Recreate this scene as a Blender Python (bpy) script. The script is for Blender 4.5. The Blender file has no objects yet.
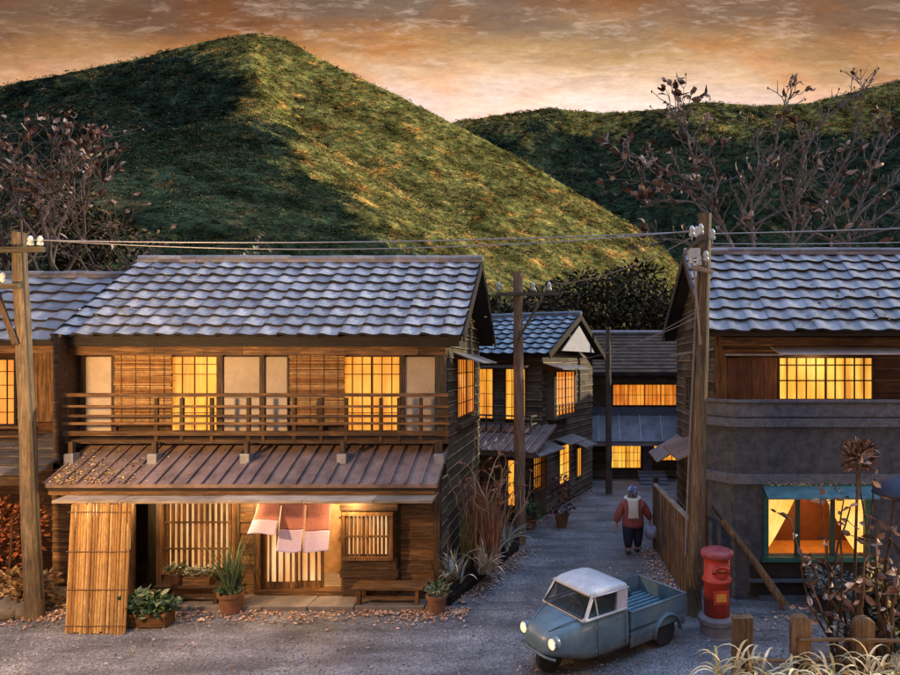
import bpy, math, random
from mathutils import Vector, Matrix, noise as mnoise
R = random.Random(7)
sc = bpy.context.scene
COL = sc.collection
F, CX, CY, H = 600.0, 575.0, 365.0, 4.94          # lens and horizon of the photograph, eye height in metres
rad = math.radians
def X(px, d): return (px - CX) * d / F
def Z(py, d): return H + (CY - py) * d / F
def G(px, py):                                     # a point on the ground
    d = F * H / (py - CY); return (X(px, d), d, 0.0)
def P(px, py, d): return (X(px, d), d, Z(py, d))
def U(a, b): return R.uniform(a, b)
V = Vector

# ------------------------------------------------------------------ materials
MATS = {}
class NB:
    def __init__(s, name):
        s.m = bpy.data.materials.new(name); s.m.use_nodes = True
        s.t = s.m.node_tree; s.n = s.t.nodes; s.l = s.t.links
        s.b = s.n['Principled BSDF']
    def add(s, ty, **kw):
        x = s.n.new(ty)
        for k, v in kw.items(): setattr(x, k, v)
        return x
    def coord(s, scale=(1, 1, 1)):
        tc = s.add('ShaderNodeTexCoord'); mp = s.add('ShaderNodeMapping')
        mp.inputs['Scale'].default_value = scale
        s.l.new(tc.outputs['Object'], mp.inputs[0]); return mp.outputs[0]
    def noise(s, vec, scale=5, detail=5, rough=.6, dist=0):
        n = s.add('ShaderNodeTexNoise'); n.inputs['Scale'].default_value = scale
        n.inputs['Detail'].default_value = detail; n.inputs['Roughness'].default_value = rough
        n.inputs['Distortion'].default_value = dist
        s.l.new(vec, n.inputs['Vector']); return n.outputs['Fac']
    def ramp(s, fac, stops, interp='LINEAR'):
        r = s.add('ShaderNodeValToRGB'); r.color_ramp.interpolation = interp
        e = r.color_ramp.elements
        while len(e) < len(stops): e.new(.5)
        for i, (p, c) in enumerate(stops):
            e[i].position = p; e[i].color = (c if isinstance(c, (tuple, list)) else (c, c, c)) [:3] + (1,) if isinstance(c, (tuple, list)) else (c, c, c, 1)
        s.l.new(fac, r.inputs[0]); return r.outputs[0]
    def mix(s, fac, a, b, mode='MIX'):
        x = s.add('ShaderNodeMix', data_type='RGBA', blend_type=mode)
        for sock, v in ((0, fac), (6, a), (7, b)):
            if isinstance(v, (int, float)): x.inputs[sock].default_value = v
            elif isinstance(v, (tuple, list)): x.inputs[sock].default_value = tuple(v[:3]) + (1,)
            else: s.l.new(v, x.inputs[sock])
        return x.outputs[2]
    def island(s): return s.add('ShaderNodeNewGeometry').outputs['Random Per Island']
    def math(s, op, a, b=0.0):
        x = s.add('ShaderNodeMath', operation=op)
        for i, v in enumerate((a, b)):
            if isinstance(v, (int, float)): x.inputs[i].default_value = v
            else: s.l.new(v, x.inputs[i])
        return x.outputs[0]
    def bump(s, h, strength=.5, dist=.02):
        x = s.add('ShaderNodeBump'); x.inputs['Strength'].default_value = strength; x.inputs['Distance'].default_value = dist
        s.l.new(h, x.inputs['Height']); s.l.new(x.outputs[0], s.b.inputs['Normal'])
    def color(s, c):
        if isinstance(c, (tuple, list)): s.b.inputs['Base Color'].default_value = tuple(c[:3]) + (1,)
        else: s.l.new(c, s.b.inputs['Base Color'])
    def set(s, **kw):
        for k, v in kw.items():
            i = s.b.inputs[k.replace('_', ' ')]
            if hasattr(v, 'is_linked') or hasattr(v, 'node'): s.l.new(v, i)
            else: i.default_value = v

def cache(fn):
    def g(*a, **k):
        key = (fn.__name__,) + tuple(a) + tuple(sorted(k.items()))
        if key not in MATS: MATS[key] = fn(*a, **k)
        return MATS[key]
    return g

WOODS = {   # dark, mid, light
 'old':   ((.016,.009,.006), (.070,.040,.021), (.20,.13,.072)),
 'grey':  ((.035,.030,.025), (.10,.085,.068), (.22,.19,.155)),
 'warm':  ((.026,.013,.006), (.14,.072,.027), (.38,.215,.088)),
 'polegrey': ((.04,.03,.02), (.12,.09,.056), (.27,.21,.14)),
 'red':   ((.035,.014,.008), (.10,.042,.020), (.20,.095,.045)),
 'pale':  ((.16,.12,.085), (.34,.28,.21), (.52,.46,.38)),
 'olive': ((.030,.026,.016), (.075,.065,.042), (.15,.13,.09)),
 'pole':  ((.09,.06,.04), (.24,.17,.115), (.44,.35,.26)),
 'post':  ((.05,.030,.016), (.15,.095,.05), (.33,.23,.14)),
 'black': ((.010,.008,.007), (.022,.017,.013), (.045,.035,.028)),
}
@cache
def wood(kind, axis='x', bumpy=.5):
    d, m, l = WOODS[kind]
    s = NB('wood_%s_%s' % (kind, axis))
    sc_ = {'x': (1, 14, 14), 'y': (14, 1, 14), 'z': (14, 14, 1)}[axis]
    v = s.coord(sc_); g = s.noise(v, 2.2, 8, .7, .6)
    c = s.ramp(g, [(.30, d), (.52, m), (.74, l)])
    isl = s.island()
    br = s.ramp(isl, [(0, .42), (1, 1.5)])
    c = s.mix(.85, c, br, 'MULTIPLY')
    big = s.noise(s.coord(), 1.3, 4, .6)
    c = s.mix(1, c, s.ramp(big, [(.3, .62), (.7, 1.25)]), 'MULTIPLY')
    pale = s.noise(s.coord(tuple(a * .6 for a in sc_)), 7, 4, .7)
    c = s.mix(s.ramp(pale, [(.62, 0.0), (.78, .45)]), c, tuple(min(1, a * 1.8) for a in l))
    s.color(c); s.set(Roughness=.72, Specular_IOR_Level=.35)
    s.bump(s.mix(.5, g, big), bumpy, .012)
    return s.m
@cache
def plain(name, c, rough=.6, metal=0.0, var=.25, scale=6, bump=.15, spec=.4):
    s = NB(name)
    n = s.noise(s.coord(), scale, 6, .65)
    cc = s.mix(1, c, s.ramp(n, [(.3, 1 - var), (.7, 1 + var)]), 'MULTIPLY')
    s.color(cc); s.set(Roughness=rough, Metallic=metal, Specular_IOR_Level=spec)
    if bump: s.bump(s.noise(s.coord(), scale * 5, 5, .7), bump, .01)
    return s.m
@cache
def tile(name, a, b, c, moss=.0):
    s = NB(name)
    isl = s.island()
    col = s.ramp(isl, [(0, a), (.5, b), (1, c)])
    n = s.noise(s.coord(), 5, 8, .72)
    col = s.mix(1, col, s.ramp(n, [(.28, .55), (.5, .95), (.72, 1.35)]), 'MULTIPLY')
    st = s.noise(s.coord((1, .5, .5)), 2.1, 6, .7)
    col = s.mix(s.ramp(st, [(.55, 0.0), (.72, .55)]), col, (.50, .49, .47))
    if moss: col = s.mix(s.ramp(s.noise(s.coord(), 3.3, 9, .8), [(.60, 0.0), (.66, moss)]), col, (.33, .27, .14))
    s.color(col); s.set(Roughness=s.ramp(n, [(.3, .30), (.7, .55)]), Specular_IOR_Level=.7)
    s.bump(s.noise(s.coord(), 22, 6, .7), .35, .012)
    return s.m
@cache
def glow(name, a, b, strength, scale=1.2, fold=.75):
    s = NB(name)
    n = s.noise(s.coord(), scale, 3, .5)
    c = s.ramp(n, [(.34, a), (.66, b)])
    fib = s.ramp(s.noise(s.coord((6, 6, .6)), 6, 4, .6), [(.3, .82), (.7, 1.12)])
    c = s.mix(1, c, fib, 'MULTIPLY')
    dr = s.ramp(s.noise(s.coord((3, 3, .25)), 1.6, 3, .5), [(.36, (.50, .33, .2)), (.50, (.95, .93, .9)), (.64, (1.15, 1.25, 1.4))])
    c = s.mix(fold, c, dr, 'MULTIPLY')
    s.color((.28, .18, .10)); s.set(Roughness=.8, Specular_IOR_Level=.2)
    s.l.new(c, s.b.inputs['Emission Color']); s.b.inputs['Emission Strength'].default_value = strength
    return s.m
@cache
def leafy(name, stops, rough=.6, trans=.25):
    s = NB(name)
    c = s.ramp(s.island(), [(i / (len(stops) - 1), q) for i, q in enumerate(stops)])
    n = s.noise(s.coord(), 9, 4, .6)
    c = s.mix(1, c, s.ramp(n, [(.3, .7), (.7, 1.25)]), 'MULTIPLY')
    s.color(c); s.set(Roughness=rough, Specular_IOR_Level=.2)
    return s.m
@cache
def stucco(name, a, b, scale=3):
    s = NB(name)
    n = s.noise(s.coord(), scale, 10, .75)
    c = s.ramp(n, [(.32, a), (.68, b)])
    sp = s.noise(s.coord(), 46, 3, .6)
    c = s.mix(s.ramp(sp, [(.58, 0.0), (.72, .5)]), c, tuple(q * 2.2 for q in b))
    s.color(c); s.set(Roughness=.82)
    s.bump(s.mix(.6, n, sp), .9, .03)
    return s.m

# ------------------------------------------------------------------ mesh builder
OFF = {}            # things whose shapes are written in world coordinates: name -> base point
def top_of(o):
    while o.parent: o = o.parent
    return o
class M:
    def __init__(s): s.v = []; s.f = []; s.mi = []; s.cur = 0
    def add(s, vs, fs):
        k = len(s.v); s.v += [tuple(p) for p in vs]; s.f += [tuple(i + k for i in f) for f in fs]; s.mi += [s.cur] * len(fs)
    def box(s, x0, x1, y0, y1, z0, z1, j=0.0):
        vs = [(x + U(-j, j), y + U(-j, j), z + U(-j, j)) for z in (z0, z1) for y in (y0, y1) for x in (x0, x1)]
        s.add(vs, [(0, 2, 3, 1), (4, 5, 7, 6), (0, 1, 5, 4), (2, 6, 7, 3), (0, 4, 6, 2), (1, 3, 7, 5)])
    def beam(s, a, b, w, h=None, up=(0, 0, 1), j=0.0, taper=1.0):
        a, b = V(a), V(b); h = h or w; d = (b - a)
        if d.length < 1e-6: return
        d.normalize(); u = V(up)
        if abs(d.dot(u)) > .98: u = V((0, 1, 0))
        r = d.cross(u).normalized(); u = r.cross(d).normalized()
        vs = []
        for p, k in ((a, 1), (b, taper)):
            for q, t in ((-1, -1), (1, -1), (1, 1), (-1, 1)):
                vs.append(p + r * q * w / 2 * k + u * t * h / 2 * k + V((U(-j, j), U(-j, j), U(-j, j))))
        s.add(vs, [(3, 2, 1, 0), (4, 5, 6, 7), (0, 1, 5, 4), (1, 2, 6, 5), (2, 3, 7, 6), (3, 0, 4, 7)])
    def tube(s, pts, radii, n=6, cap=True, j=0.0):
        pts = [V(p) for p in pts]
        if not isinstance(radii, (list, tuple)): radii = [radii] * len(pts)
        k0 = len(s.v); fs = []; vs = []
        up = V((.13, .21, .97))
        for i, p in enumerate(pts):
            d = pts[min(i + 1, len(pts) - 1)] - pts[max(i - 1, 0)]
            if d.length < 1e-7: d = V((0, 0, 1))
            d.normalize()
            if abs(d.dot(up)) > .97: r = d.cross(V((1, 0, 0))).normalized()
            else: r = d.cross(up).normalized()
            u = r.cross(d).normalized()
            for q in range(n):
                a = 2 * math.pi * q / n; rr = radii[i] * (1 + U(-j, j))
                vs.append(p + r * math.cos(a) * rr + u * math.sin(a) * rr)
        for i in range(len(pts) - 1):
            for q in range(n):
                a, b = i * n + q, i * n + (q + 1) % n
                fs.append((a, b, b + n, a + n))
        if cap: fs.append(tuple(range(n - 1, -1, -1))); fs.append(tuple((len(pts) - 1) * n + q for q in range(n)))
        s.add(vs, fs)
    def lathe(s, c, prof, n=20, sx=1, sy=1, j=0.0):
        c = V(c); vs = []; fs = []
        for r, z in prof:
            for q in range(n):
                a = 2 * math.pi * q / n; rr = r * (1 + U(-j, j))
                vs.append(c + V((rr * math.cos(a) * sx, rr * math.sin(a) * sy, z)))
        for i in range(len(prof) - 1):
            for q in range(n):
                a, b = i * n + q, i * n + (q + 1) % n
                fs.append((a, b, b + n, a + n))
        fs.append(tuple(range(n - 1, -1, -1))); fs.append(tuple((len(prof) - 1) * n + q for q in range(n)))
        s.add(vs, fs)
    def ell(s, c, r, rot=None, n=10, m=7, j=0.0):
        c = V(c); vs = []; fs = []
        for i in range(m + 1):
            ph = math.pi * i / m
            for q in range(n):
                a = 2 * math.pi * q / n; k = 1 + U(-j, j)
                p = V((r[0] * math.sin(ph) * math.cos(a), r[1] * math.sin(ph) * math.sin(a), r[2] * math.cos(ph))) * k
                if rot: p = rot @ p
                vs.append(c + p)
        for i in range(m):
            for q in range(n):
                a, b = i * n + q, i * n + (q + 1) % n
                fs.append((a, a + n, b + n, b))
        s.add(vs, fs)
    def prism(s, poly, axis, t0, t1):     # polygon in the two other axes, pushed along axis
        vs = []
        for t in (t0, t1):
            for a, b in poly:
                vs.append({'x': (t, a, b), 'y': (a, t, b), 'z': (a, b, t)}[axis])
        n = len(poly)
        fs = [tuple(range(n - 1, -1, -1)), tuple(range(n, 2 * n))] + [(i, (i + 1) % n, n + (i + 1) % n, n + i) for i in range(n)]
        s.add(vs, fs)
    def leaf(s, p, d, L, w, curl=.2, nrm=None):
        p = V(p); d = V(d).normalized()
        r = d.cross(V((U(-1, 1), U(-1, 1), U(-1, 1)))).normalized() if nrm is None else d.cross(V(nrm)).normalized()
        u = r.cross(d)
        a = p; m1 = p + d * L * .35 + u * curl * L * .25; m2 = p + d * L * .7 + u * curl * L * .35; t = p + d * L - u * curl * L * .2
        vs = [a, m1 + r * w * .5 + u * w * .18, m1, m1 - r * w * .5 + u * w * .18, m2 + r * w * .42 + u * w * .15, m2, m2 - r * w * .42 + u * w * .15, t]
        s.add(vs, [(0, 1, 2), (0, 2, 3), (1, 4, 5, 2), (2, 5, 6, 3), (4, 7, 5), (5, 7, 6)])
    def blade(s, p, d, L, w, droop=.8, n=6, flat=False):
        p = V(p); d = V(d).normalized(); r = d.cross(V((0, 0, 1)))
        r = r.normalized() if r.length > .01 else V((1, 0, 0))
        vs = []; fs = []; q = p.copy(); dd = d.copy()
        for i in range(n + 1):
            t = i / n; ww = w * (1 - t ** 2.2) * .5 + .001
            vs += [q - r * ww, q + V((0, 0, -ww * .5)), q + r * ww]
            q = q + dd * L / n; dd = (dd + V((0, 0, -droop / n * (0.5 + 1.6 * t)))).normalized()
            if q.z < .03 and not flat: q.z = .03
        for i in range(n):
            a = i * 3; fs += [(a, a + 1, a + 4, a + 3), (a + 1, a + 2, a + 5, a + 4)]
        s.add(vs, fs)
    def xf(s, mt):
        s.v = [tuple(mt @ V(p)) for p in s.v]; return s
    def build(s, name, mat, parent=None, smooth=False, bevel=0.0, label=None, subsurf=0):
        me = bpy.data.meshes.new(name)
        vs = s.v
        if parent is not None:
            t = top_of(parent)
            if t.name in OFF:
                o = OFF[t.name]; vs = [(a - o[0], b - o[1], c - o[2]) for a, b, c in vs]
        me.from_pydata(vs, [], s.f); me.update()
        for m_ in (mat if isinstance(mat, (list, tuple)) else [mat]): me.materials.append(m_)
        if any(s.mi): me.polygons.foreach_set('material_index', s.mi)
        if smooth: me.polygons.foreach_set('use_smooth', [True] * len(me.polygons))
        ob = bpy.data.objects.new(name, me); COL.objects.link(ob)
        if parent is not None: ob.parent = parent
        if bevel:
            b = ob.modifiers.new('bevel', 'BEVEL'); b.width = bevel; b.segments = 2; b.limit_method = 'ANGLE'
        if subsurf:
            b = ob.modifiers.new('sub', 'SUBSURF'); b.levels = subsurf; b.render_levels = subsurf
        if label: ob['label'] = label
        return ob
def tag(o, label=None, cat=None, group=None, kind=None):
    if label: o['label'] = label
    if cat: o['category'] = cat
    if group: o['group'] = group
    if kind: o['kind'] = kind
    return o
def thing(name, label, cat, loc=(0, 0, 0), rz=0.0, group=None, world=True):
    o = bpy.data.objects.new(name, None); COL.objects.link(o); o.empty_display_size = .2
    o.location = loc; o.rotation_euler = (0, 0, rz)
    if world and not rz: OFF[o.name] = tuple(loc)
    return tag(o, label, cat, group)
def kids(o): return [c for c in bpy.data.objects if c.parent == o]
def dup(o, loc=None, rz=None, label=None, parent=None, scale=None):
    c = o.copy(); COL.objects.link(c)
    if parent is not None: c.parent = parent
    if loc is not None: c.location = loc
    if rz is not None: c.rotation_euler = (0, 0, rz)
    if scale: c.scale = (scale,) * 3
    if label: c['label'] = label
    for k in kids(o): dup(k, parent=c)
    return c
def mesh_thing(m, name, mat, label, cat, loc, group=None, **kw):      # a thing that is one mesh, origin at its base
    m.v = [(a - loc[0], b - loc[1], c - loc[2]) for a, b, c in m.v]
    o = m.build(name, mat, None, **kw); o.location = loc
    return tag(o, label, cat, group)

# ------------------------------------------------------------------ building kit: a wall lives in a frame (origin, along, outward)
class Wall:
    def __init__(s, o, along, out): s.o = V(o); s.a = V(along).normalized(); s.n = V(out).normalized()
    def p(s, u, w, z): q = s.o + s.a * u + s.n * w; return (q.x, q.y, s.o.z + z)
    def box(s, m, u0, u1, w0, w1, z0, z1, j=0.0):
        vs = []
        for z in (z0, z1):
            for w in (w0, w1):
                for u in (u0, u1):
                    vs.append(V(s.p(u, w, z)) + V((U(-j, j), U(-j, j), U(-j, j))))
        f = [(0, 2, 3, 1), (4, 5, 7, 6), (0, 1, 5, 4), (2, 6, 7, 3), (0, 4, 6, 2), (1, 3, 7, 5)]
        if s.a.cross(V((0, 0, 1))).dot(s.n) > 0: f = [tuple(reversed(q)) for q in f]
        m.add(vs, f)
    def solid(s, m, u0, u1, z0, z1, holes=(), w0=-.12, w1=0.0):
        us = sorted({u0, u1, *[h[0] for h in holes], *[h[1] for h in holes]}); zs = sorted({z0, z1, *[h[2] for h in holes], *[h[3] for h in holes]})
        us = [u for u in us if u0 <= u <= u1]; zs = [z for z in zs if z0 <= z <= z1]
        for i in range(len(us) - 1):
            zc0 = None
            for k in range(len(zs) - 1):
                cu, cz = (us[i] + us[i + 1]) / 2, (zs[k] + zs[k + 1]) / 2
                hole = any(h[0] < cu < h[1] and h[2] < cz < h[3] for h in holes)
                if not hole: s.box(m, us[i], us[i + 1], w0, w1, zs[k], zs[k + 1])
    def siding(s, m, u0, u1, z0, z1, holes=(), bh=.22, lip=.03, tri=None):
        z = z0
        while z < z1 - .02:
            h = min(bh * U(.93, 1.07), z1 - z); a0, a1 = u0, u1
            if tri:                                   # gable: (u_apex, z_apex, u_lo, u_hi, z_eave)
                ua, za, ul, uh, ze = tri
                t = max(0, (z + h * .6 - ze) / (za - ze)); a0, a1 = ul + (ua - ul) * t, uh + (ua - uh) * t
            segs = [(a0, a1)]
            for hh in holes:
                if hh[2] < z + h * .75 and hh[3] > z + h * .25:
                    ns = []
                    for q0, q1 in segs:
                        if hh[0] > q0 and hh[1] < q1: ns += [(q0, hh[0]), (hh[1], q1)]
                        elif hh[0] <= q0 and hh[1] >= q1: pass
                        elif hh[0] <= q0 < hh[1]: ns.append((hh[1], q1))
                        elif hh[0] < q1 <= hh[1]: ns.append((q0, hh[0]))
                        else: ns.append((q0, q1))
                    segs = ns
            for q0, q1 in segs:
                if q1 - q0 < .02: continue
                cuts = [q0]
                while q1 - cuts[-1] > 2.6: cuts.append(cuts[-1] + U(1.6, 2.4))
                cuts.append(q1)
                for c0, c1 in zip(cuts, cuts[1:]):
                    b, t2 = lip * U(.7, 1.2), .008
                    dz = U(-.006, .006)
                    vs = [s.p(c0 + .002, .001, z + dz), s.p(c1 - .002, .001, z + dz), s.p(c1 - .002, b, z + dz), s.p(c0 + .002, b, z + dz),
                          s.p(c0 + .002, .001, z + h), s.p(c1 - .002, .001, z + h), s.p(c1 - .002, t2, z + h), s.p(c0 + .002, t2, z + h)]
                    f = [(0, 1, 2, 3), (7, 6, 5, 4), (3, 2, 6, 7), (1, 0, 4, 5), (2, 1, 5, 6), (0, 3, 7, 4)]
                    if s.a.cross(V((0, 0, 1))).dot(s.n) < 0: f = [tuple(reversed(q)) for q in f]
                    m.add(vs, f)
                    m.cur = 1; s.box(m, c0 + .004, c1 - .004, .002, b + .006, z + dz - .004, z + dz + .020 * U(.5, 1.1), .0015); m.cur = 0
            z += h
    def boards(s, m, u0, u1, z0, z1, bw=.14, w=.015, j=.004):         # upright boards
        u = u0
        while u < u1 - .01:
            q = min(u + bw * U(.8, 1.2), u1)
            s.box(m, u + .003, q - .003, .001, w + U(-.005, .008), z0 + U(-j, j), z1 + U(-j, j)); u = q
    def window(s, parent, u0, u1, z0, z1, cols, rows, pane, bar, w=.03, fw=.045, bt=.018, mull=(), name='window', label=None, rowz=None, lat=.03):
        ax = 'x' if abs(s.a.x) > .7 else 'y'
        m = M()
        s.box(m, u0, u1, -.02, w + .03, z1 - fw, z1); s.box(m, u0, u1, -.02, w + .03, z0, z0 + fw)
        s.box(m, u0, u0 + fw, -.02, w + .028, z0 + fw, z1 - fw); s.box(m, u1 - fw, u1, -.02, w + .028, z0 + fw, z1 - fw)
        for q in mull: s.box(m, u0 + (u1 - u0) * q - fw * .45, u0 + (u1 - u0) * q + fw * .45, -.02, w + .025, z0 + fw, z1 - fw)
        fr = m.build(name, wood(bar, ax), parent, label=label)
        g = M()
        for i in range(1, cols):
            uu = u0 + (u1 - u0) * i / cols
            s.box(g, uu - bt / 2, uu + bt / 2, w - .012, w + .008, z0 + fw, z1 - fw, .0015)
        zz = rowz if rowz else [k / rows for k in range(1, rows)]
        for k in zz:
            q = z0 + (z1 - z0) * k; s.box(g, u0 + fw, u1 - fw, w - .010, w + .014, q - bt / 2, q + bt / 2, .0015)
        if g.v: g.build('lattice', wood(bar, ax), fr)
        q = M(); s.box(q, u0 + .01, u1 - .01, w - .04, w - .014, z0 + .01, z1 - .01)
        q.build('pane', pane, fr)
        return fr

def tiled_slope(m, x0, x1, ye, ze, yr, zr, tw=.5, rows=8, amp=.030, jit=.009, lip=.064):
    """pantiles on a slope from the eave (ye, ze) up to the ridge (yr, zr), between x0 and x1"""
    n = max(1, round((x1 - x0) / tw)); tw = (x1 - x0) / n
    dy, dz = (yr - ye) / rows, (zr - ze) / rows
    L = math.hypot(dy, dz); ny, nz = -dz / L, dy / L
    if nz < 0: ny, nz = -ny, -nz
    S = 8
    prof = [(-.02, .55), (.08, .95), (.2, 1.0), (.34, .55), (.5, -.1), (.68, -.5), (.86, -.35), (.985, .35)]
    for r in range(rows):
        for c in range(n):
            xo = x0 + c * tw; vs = []; fs = []
            tl = U(-1, 1) * jit; lf = U(0, 1) * jit * 1.6; sh = U(-1, 1) * jit * 1.5; rot = U(-1, 1) * jit
            for k, (t, low) in enumerate(((-.06, 1), (-.06, 0), (.55, 0), (1.08, 0))):
                for u, h in prof:
                    base = h * amp + lip * (1 - max(t, 0) * .85) + lf + tl * (u - .5) * 2
                    if low: base -= lip * .95
                    y = ye + dy * (r + t) + ny * base; z = ze + dz * (r + t) + nz * base
                    s_ = sh + rot * (u - .5) * 2
                    y += dy / L * s_; z += dz / L * s_
                    vs.append((xo + u * tw, y, z))
            for k in range(3):
                for i in range(S - 1):
                    a = k * S + i; fs.append((a, a + 1, a + S + 1, a + S))
            if dy < 0: fs = [tuple(reversed(f)) for f in fs]
            m.add(vs, fs); k_ = len(m.mi) - len(fs)
            for i in range(S - 1): m.mi[k_ + i] = 1
LIP_SHADE = plain('shaded_tile_edge', (.028, .026, .026), .9)  # dark clay lips, blackened to carry the shade between tile rows
def gable_roof(parent, x0, x1, ye, ze, yr, zr, yb, zb, mt, tw=.5, rows=8, ridge=None, verge='black', back_rows=8, deck='black'):
    m = M(); tiled_slope(m, x0, x1, ye, ze, yr, zr, tw, rows); tiled_slope(m, x0, x1, yb, zb, yr, zr, tw, back_rows)
    rf = m.build('roof', [mt, LIP_SHADE], parent)
    d = M(); t = .10
    d.prism([(ye + .05, ze), (yr, zr), (yb - .05, zb), (yb - .05, zb - t), (yr, zr - t * 1.3), (ye + .05, ze - t)], 'x', x0 + .03, x1 - .03)
    d.build('roof_deck', wood(deck, 'x'), rf)
    rc = M(); x = x0 - .03
    while x < x1:
        q = min(x + .55, x1 + .03); o = U(-.01, .01)
        rc.tube([(x, yr, zr + .09 + o), (q + .02, yr, zr + .09 + o + U(-.006, .006))], .085, 9)
        rc.box(x, q, yr - .12, yr + .12, zr - .02, zr + .05); x = q
    rc.build('ridge_cap', ridge or mt, rf)
    for xx in (x0 - .035, x1 + .035):
        for ya, za in ((ye, ze), (yb, zb)):
            v = M(); v.beam((xx, ya, za - .05), (xx, yr, zr - .05), .035, .2); v.build('verge_board', wood(verge, 'y'), rf)
    return rf

# ------------------------------------------------------------------ plants
def bare_tree(name, label, base, trunk_pts, r0, seed, tips, leafmat, barkmat, group=None, depth=5, spread=.55, L0=1.6, leaf_n=3, leaf_L=.34, bias=(0, 0, .25), cat='tree', kids_n=(2, 3), decay=.78):
    q = random.Random(seed)
    t = thing(name, label, cat, base, group=group)
    tm = M(); lm = M()
    tm.tube(trunk_pts, [r0 * (1 - .45 * i / (len(trunk_pts) - 1)) for i in range(len(trunk_pts))], 7, j=.08)
    def grow(p, d, L, r, k):
        pts = [V(p)]; dd = V(d).normalized(); n = 4
        for i in range(n):
            dd = (dd + V((q.uniform(-.25, .25), q.uniform(-.25, .25), q.uniform(-.2, .25))) + V(bias) * .12).normalized()
            pts.append(pts[-1] + dd * L / n)
        rr = [r * (1 - .5 * i / n) for i in range(n + 1)]
        tm.tube(pts, rr, 5 if k > 2 else 4, cap=False)
        if k <= 0 or L < .22:
            for _ in range(leaf_n):
                if q.random() < tips:
                    ld = (dd + V((q.uniform(-1, 1), q.uniform(-1, 1), q.uniform(-.9, .7)))).normalized()
                    lm.leaf(pts[-1], ld, leaf_L * q.uniform(.5, 1.15), leaf_L * q.uniform(.28, .5), q.uniform(-.5, .8))
            return
        for i in range(q.randint(*kids_n)):
            a = q.uniform(0, 6.28); side = dd.cross(V((math.cos(a), math.sin(a), .3))).normalized()
            nd = (dd + side * q.uniform(.35, 1.0) * spread * 1.6 + V(bias) * .3).normalized()
            s_ = pts[-1] if i == 0 else pts[q.choice((2, 3, 4))]
            grow(s_, nd, L * q.uniform(.6, .95) * decay / .78, r * .58, k - 1)
            if k <= 2 and q.random() < tips * .6:
                lm.leaf(s_, nd, leaf_L * q.uniform(.4, .9), leaf_L * .35, q.uniform(-.4, .7))
    tp = V(trunk_pts[-1])
    return t, tm, lm, grow, tp
EXPOSURE = 0.22
SUN_DIR = (.86, .27, .40); SUN_E = 4.8; SKY_K = .74
N_TREES1, N_TREES2 = 46000, 20000
LAMP_K = 2.6
# ------------------------------------------------------------------ camera, sky, sun
cam = bpy.data.cameras.new('camera'); co = bpy.data.objects.new('camera', cam); COL.objects.link(co)
co.location = (0, 0, H); co.rotation_euler = (rad(90), 0, 0)
cam.sensor_width = 36; cam.lens = F / 900 * 36
cam.shift_x = -(CX - 450) / 900; cam.shift_y = (CY - 337.5) / 900
cam.clip_start = .1; cam.clip_end = 3000; sc.camera = co
sc.view_settings.view_transform = 'Standard'; sc.view_settings.look = 'None'; sc.view_settings.gamma = 1
sc.view_settings.exposure = EXPOSURE; sc.view_settings.use_curve_mapping = False
sc.cycles.use_denoising = True; sc.cycles.max_bounces = 5; sc.cycles.diffuse_bounces = 3; sc.cycles.glossy_bounces = 3
sc.cycles.transparent_max_bounces = 6; sc.cycles.caustics_reflective = False; sc.cycles.caustics_refractive = False
sc.cycles.sample_clamp_indirect = 6; sc.cycles.use_light_tree = True

SUN = V(SUN_DIR).normalized()
w = bpy.data.worlds.new('World'); sc.world = w; w.use_nodes = True
nt = w.node_tree; N = nt.nodes; Lk = nt.links; bg = N['Background']
def wn(ty, **k):
    x = N.new(ty)
    for a, b in k.items(): setattr(x, a, b)
    return x
sky = wn('ShaderNodeTexSky', sky_type='NISHITA', sun_disc=False)
sky.sun_elevation = math.asin(SUN.z); sky.sun_rotation = math.atan2(SUN.x, SUN.y); sky.air_density = 1.6; sky.dust_density = 2.0; sky.ozone_density = 3.0
tc = wn('ShaderNodeTexCoord'); sep = wn('ShaderNodeSeparateXYZ'); Lk.new(tc.outputs['Generated'], sep.inputs[0])
def wramp(fac, stops):
    r = wn('ShaderNodeValToRGB'); e = r.color_ramp.elements
    while len(e) < len(stops): e.new(.5)
    for i, (p, c) in enumerate(stops):
        e[i].position = p; e[i].color = (tuple(c) if isinstance(c, tuple) else (c, c, c)) + (1,)
    Lk.new(fac, r.inputs[0]); return r.outputs[0]
def wmath(op, a, b=0.0, c=None):
    x = wn('ShaderNodeMath', operation=op)
    for i, v in enumerate((a, b) if c is None else (a, b, c)):
        if isinstance(v, (int, float)): x.inputs[i].default_value = v
        else: Lk.new(v, x.inputs[i])
    return x.outputs[0]
def wmix(f, a, b, mode='MIX'):
    x = wn('ShaderNodeMix', data_type='RGBA', blend_type=mode)
    for i, v in ((0, f), (6, a), (7, b)):
        if isinstance(v, (int, float)): x.inputs[i].default_value = v
        elif isinstance(v, tuple): x.inputs[i].default_value = v + (1,)
        else: Lk.new(v, x.inputs[i])
    return x.outputs[2]
def wnoise(scale, s, det, rough, dist=0.0, off=(0, 0, 0)):
    mp = wn('ShaderNodeMapping'); mp.inputs['Scale'].default_value = scale; mp.inputs['Location'].default_value = off
    Lk.new(tc.outputs['Generated'], mp.inputs[0])
    n = wn('ShaderNodeTexNoise'); n.inputs['Scale'].default_value = s; n.inputs['Detail'].default_value = det; n.inputs['Roughness'].default_value = rough; n.inputs['Distortion'].default_value = dist
    Lk.new(mp.outputs[0], n.inputs['Vector']); return n.outputs['Fac']
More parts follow.
